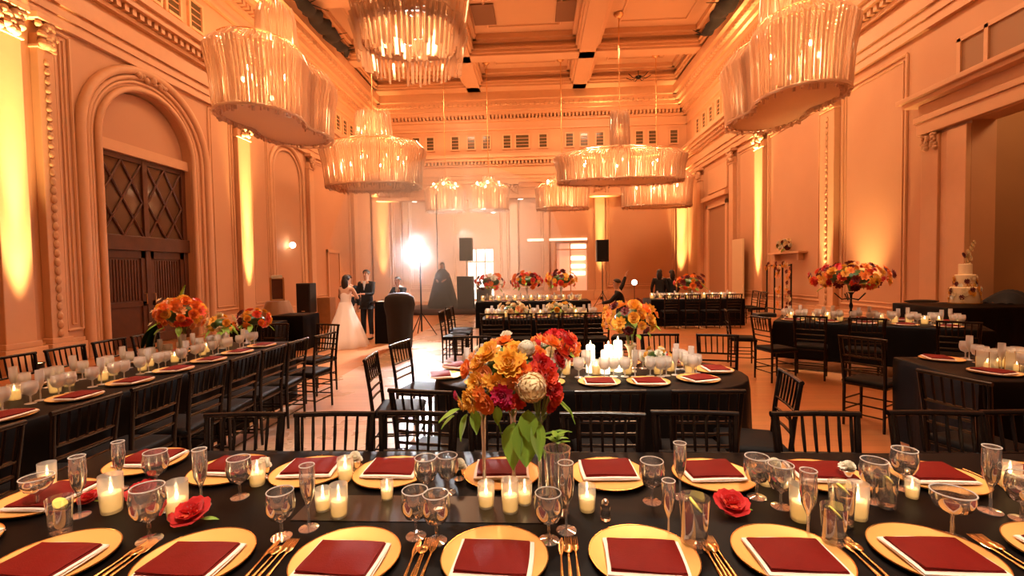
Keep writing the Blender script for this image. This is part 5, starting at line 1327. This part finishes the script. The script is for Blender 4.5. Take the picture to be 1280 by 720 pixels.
        for s in 'LR':
            hp, kn, an = J['leg' + s]; C['h' + s] = (tuple(hp), .098 * k); C['k' + s] = (tuple(kn), .070 * k); C['a' + s] = (tuple(kn.lerp(an, .95)), .058 * k); E2 += [('p', 'h' + s), ('h' + s, 'k' + s), ('k' + s, 'a' + s)]
            an = Vector(J['leg' + s][2]); MB().ball((an.x, an.y + .06 * k, .035 * k), 1, 12, 7, .045 * k, .14 * k, .035 * k).build('shoe', M_BLACK, t, smooth=60)
        skinned('trousers', C, E2, M_SUIT, t)
        if cloth == 'suit':
            c = Vector(P['upper'][0]); y = c.y + .098 * k
            MB().add([(c.x - .055 * k, y, c.z + .07 * k), (c.x + .055 * k, y, c.z + .07 * k), (c.x, y + .028 * k, c.z - .18 * k), (c.x, y + .012 * k, c.z + .05 * k)], [(0, 3, 2), (3, 1, 2)]).build('shirt_front', M_SHIRT, t)
            MB().tube([(c.x, y + .016 * k, c.z + .055 * k), (c.x, y + .032 * k, c.z - .16 * k)], [.012 * k, .020 * k], 6, .4).build('necktie', mat('grey_tie', (.35, .33, .33), .5), t)
            MB().lathe([(.062 * k, 0), (.056 * k, .035 * k)], 16, (c.x, c.y, c.z + .055 * k), cap0=False, cap1=False).build('shirt_collar', M_SHIRT, t, smooth=50)
    else:
        # bodice and full skirt
        C = {}; 
        for n_, g_ in (('pelvis', 1.12), ('waist', 1.08), ('chest', 1.08)): r = P[n_][1]; C[n_] = (P[n_][0], (r[0] * g_, r[1] * g_ + .006))
        c = P['upper'][0]; C['top'] = ((c[0], c[1], c[2] - .05 * k), (.13 * k, .09 * k))
        skinned('bodice', C, [('pelvis', 'waist'), ('waist', 'chest'), ('chest', 'top')], gown_m, t)
        sk = MB().lathe([(gown_w, .0), (gown_w * 1.01, .02), (gown_w * .86, .22), (gown_w * .66, .52), (gown_w * .44, .80), (.165, 1.0), (.135, 1.09)], 72, cap0=False, cap1=False, sy=1.08, fn=lambda a, f: 1 + .05 * (1 - f) * math.sin(9 * a + 1) + .02 * (1 - f) * math.sin(23 * a))
        sk.v = [(a * (k if i >= 0 else 1), b * k, c_ * k) for i, (a, b, c_) in enumerate(sk.v)]
        sk.build('skirt', gown_m, t, smooth=70)
    if cape:
        cp = MB().lathe([(.60, .05), (.52, .35), (.42, .75), (.33, 1.1), (.27, 1.32), (.17, 1.44), (.08, 1.50)], 48, cap0=False, cap1=False, sy=.8, fn=lambda a, f: 1 + .04 * (1 - f) * math.sin(8 * a)); cp.v = [(a * k, b * k, c_ * k) for a, b, c_ in cp.v]
        cp.build('cape', M_SUIT, t, smooth=70)
    return t
person(-4.34, 10.32, 0, 78, 'bride in a full ivory strapless gown, head bowed, seen from behind', 1.62, {'L': ((-.24, .12, -.24), (-.08, .30, -.20)), 'R': ((.24, .12, -.24), (.08, .30, -.20))}, lean=.06, cloth='gown', hair='long', gown_m=M_GOWN, gown_w=.52)
person(-4.22, 11.35, 0, -100, 'man in a black suit with a white shirt facing the bride', 1.74, {'L': ((-.22, .12, -.27), (-.10, .33, -.25))}, cloth='suit')
person(-4.72, 11.45, 0, -70, 'person in black with a grey tie beside the suited man', 1.62, {'R': ((.22, .12, -.27), (.10, .33, -.25))}, cloth='suit')
person(-3.38, 11.62, 0, -110, 'person in black bending over the music table by the spotlight', 1.55, {'L': ((-.22, .2, -.25), (-.15, .38, -.38)), 'R': ((.22, .2, -.25), (.15, .38, -.38))}, lean=.22, cloth='suit')
person(-3.78, 18.6, .22, -95, 'tall figure in a wide black gown standing on the low stage', 1.82, {'L': ((-.28, .05, -.25), (-.15, .25, -.35)), 'R': ((.28, .05, -.25), (.15, .25, -.35))}, cloth='gown', hair='long', gown_m=M_SUIT, gown_w=.58, cape=True)
person(3.95, 15.1, 0, 75, 'person in black standing behind the far corner table, left of two', 1.62, cloth='black', hair='long')
person(4.36, 15.2, 0, 100, 'person in black standing behind the far corner table, right of two', 1.60, cloth='black', hair='long')
person(1.75, 9.55, 0, 175, 'person in black beside the middle table, one arm raised', 1.45, {'R': ((.20, -.12, .16), (.30, -.22, .42)), 'L': ((-.2, .2, -.2), (-.1, .42, -.25))}, lean=.12, cloth='black')
# ================================================================== LIGHT
UP = (1, .62, .24)
def uplight(x, y, tx, ty, w, lab, spot=24):
    t = thing('uplight', lab, 'floor light', (x, y, 0))
    MB().lathe([(.07, 0), (.075, .01), (.07, .12), (.085, .16)], 16, cap1=False).build('can', M_BLACK, t, smooth=50)
    MB().lathe([(.055, .145), (.05, .150)], 16).build('lens', mat('uplight_lens', (1, .7, .3), .3, emit=UP, estr=10), t)
    light('uplight_beam', 'SPOT', (x, y, .2), UP, w * 6.5, .05, (tx, ty, 9), spot, 1)
    if w > 600: light('uplight_beam', 'SPOT', (x, y, .2), UP, w * 26, .05, (tx, ty, 9.5), 11, 1)
uplight(XL + .45, 7.75, XL + .15, 7.75, 1300, 'small black uplight washing the first pilaster by the arched door')
uplight(XL + .45, 14.35, XL + .15, 14.35, 1300, 'small black uplight washing the pilaster between the two arches')
uplight(XR - .45, 17.5, XR - .15, 17.5, 1300, 'small black uplight washing the pilaster beside the cream panel')
uplight(XR - .45, 13.5, XR - .15, 13.5, 500, 'small black uplight washing the carved pilaster')
uplight(XR - .6, 12.0, XR - .0, 12.0, 170, 'small black uplight washing the wall behind the flower canopy', 60)
uplight(-8.6, YB - .5, -8.6, YB - .15, 900, 'small black uplight at the back wall corner pilaster, speaker side')
uplight(3.55, YB - .5, 3.55, YB - .15, 700, 'small black uplight under the middle back wall pilaster')
uplight(8.0 - .1, YB - .5, 8.0, YB - .15, 1300, 'small black uplight at the bright far corner pilaster')
WARM_ = (1, .42, .15)
# area lights along the side cornices, added as extra room light
for nm, loc, sx, sy, tgt in (('cove_fill', (XL + .75, 14, 8.12), 1, 20, None), ('cove_fill', (XR - .75, 14, 8.12), 1, 20, None)):
    l = light(nm, 'AREA', loc, WARM_, 260, .25, None, sy=22); l.rotation_euler = (PI, 0, 0)
l = light('cove_fill', 'AREA', (-.5, YB - .75, 8.12), WARM_, 60, 14, None, sy=.25); l.rotation_euler = (PI, 0, 0)  # back cove, where the cornice has a lit strip
# the white spotlight
light('spotlight_beam', 'SPOT', (-3.02, 11.8, 2.3), (.97, .97, 1.0), 1500, .12, (-2.3, 8.0, 0), 80, .9)
light('added_glare_light', 'POINT', (-3.02, 11.55, 2.32), (.97, .97, 1.0), 60, .12)  # point light added so the haze ball glows like lens glare
light('added_back_wash', 'SPOT', (-3.0, 20.5, 3.2), (1, .88, .84), 2600, .3, (-4.2, 26, 3.0), 120, .9)  # added wash without a fixture, brightens the haze and back wall
light('alcove_fill', 'POINT', (9.6, 7.6, 5.2), (1, .55, .25), 90, .2)  # fill added to lift the dark alcove
# fill area lights near the ceiling, added to lift walls and floor
for x, y, w in ((-5, 1.5, 330), (0, 0.5, 240), (5, 1.5, 360), (-4, 9, 420), (3.6, 9, 650), (-4.5, 14, 700), (3.6, 14.2, 800), (-.5, 12, 250), (-4, 20.5, 1100), (3.5, 20.5, 1250)):
    light('hall_fill', 'AREA', (x, y, 10.9 if y > 5 else 9.5), (1, .47, .19) if y < 8 else (1, .55, .29), w * .42, 1.4, (x * (.7 if y < 5 else 1.25), 3.2 if y < 5 else y + .5, 0))
PIN = (1, .84, .66)
for loc, tgt, w, ang in (((.5, -1.2, 7.5), (0, 1.9, .7), 2500, 50), ((1.5, 6.0, 10.8), (.3, 1.9, .76), 1300, 34), ((-2, 7.0, 10.8), (-.4, 1.9, .9), 1300, 34), ((.5, 1.5, 10.8), (.45, 4.0, .8), 2400, 17), ((-2.5, 1.0, 10.8), (-3.8, 3.2, .8), 1500, 15), ((-2.5, 3.5, 10.8), (-3.8, 4.9, .9), 1900, 13),
                         ((0, 6.0, 10.8), (.1, 8.95, .8), 2400, 14), ((0, 10.8, 10.8), (-.1, 13.8, 1.0), 3200, 18), ((3.5, 10.5, 10.8), (4.5, 13.8, .9), 2800, 15), ((3.5, 5.0, 10.8), (5.1, 7.5, 1.0), 2600, 15), ((3.5, 2.0, 10.8), (4.2, 4.1, .8), 1600, 12), ((5.8, 5.5, 9.8), (7.85, 8.8, 1.3), 700, 9)):
    light('table_fill_spot', 'SPOT', loc, PIN, w * (1 if w in (2500, 1300, 700) else 1.8), .12, tgt, ang, .6)  # unseen spots added to brighten glass and flowers on each table
wd_ = bpy.data.worlds.new('world'); sc.world = wd_; wd_.use_nodes = True
bg = wd_.node_tree.nodes['Background']; bg.inputs[0].default_value = (1, .42, .18, 1); bg.inputs[1].default_value = .08
# haze over the stage, and a haze ball imitating the spotlight lens glare
def haze(dens, M, lab, soft=0):
    m = bpy.data.materials.new('pale_haze'); m.use_nodes = True; nt = m.node_tree
    for n in list(nt.nodes): nt.nodes.remove(n)
    o = nt.nodes.new('ShaderNodeOutputMaterial'); v = nt.nodes.new('ShaderNodeVolumeScatter'); v.inputs['Density'].default_value = dens;
    if soft:
        N = nt.nodes.new; tc = N('ShaderNodeTexCoord'); ln = N('ShaderNodeVectorMath'); ln.operation = 'LENGTH'; mr = N('ShaderNodeMapRange'); mr.inputs['From Min'].default_value = 0; mr.inputs['From Max'].default_value = soft; mr.inputs['To Min'].default_value = 1; mr.inputs['To Max'].default_value = 0
        pw_ = N('ShaderNodeMath'); pw_.operation = 'POWER'; pw_.inputs[1].default_value = 3.5; mu = N('ShaderNodeMath'); mu.operation = 'MULTIPLY'; mu.inputs[1].default_value = dens
        nt.links.new(tc.outputs['Object'], ln.inputs[0]); nt.links.new(ln.outputs['Value'], mr.inputs['Value']); nt.links.new(mr.outputs[0], pw_.inputs[0]); nt.links.new(pw_.outputs[0], mu.inputs[0]); nt.links.new(mu.outputs[0], v.inputs['Density'])
    v.inputs['Anisotropy'].default_value = .35; v.inputs['Color'].default_value = (1, .97, .95, 1)
    nt.links.new(v.outputs[0], o.inputs['Volume'])
    x = MB().lathe([(1.0, -2.5), (3.2, -1.9), (4.0, 0), (3.4, 1.8), (1.2, 2.8)], 24, (0, 0, 0), sy=1.2) if not soft else MB().ball((0, 0, 0), soft, 20, 14)
    tag(x.build('haze', m, smooth=70, loc=M), lab, 'haze', kind='stuff')
haze(.085, (-3.0, 16.6, 2.65), 'thin pale haze filling the air above the low stage')
haze(.13, (-3.02, 11.7, 2.33), 'denser haze ball added for lens glare round the white spotlight', 2.6)
light('couple_fill_spot', 'SPOT', (-3.0, 4.0, 8.5), (1, .84, .68), 1500, .15, (-4.3, 10.4, .9), 16, .8)  # spot added to brighten the gown and the couple
sc.view_settings.view_transform = 'Standard'; sc.view_settings.look = 'None'; sc.view_settings.gamma = 1; sc.view_settings.use_curve_mapping = False
sc.view_settings.exposure = 0.06
sc.cycles.use_denoising = True
sc.cycles.max_bounces = 7; sc.cycles.diffuse_bounces = 3; sc.cycles.glossy_bounces = 3; sc.cycles.transmission_bounces = 4; sc.cycles.transparent_max_bounces = 20; sc.cycles.volume_bounces = 0
sc.cycles.sample_clamp_indirect = 4; sc.cycles.caustics_reflective = False; sc.cycles.caustics_refractive = False
sc.cycles.use_adaptive_sampling = True; sc.cycles.adaptive_threshold = .02
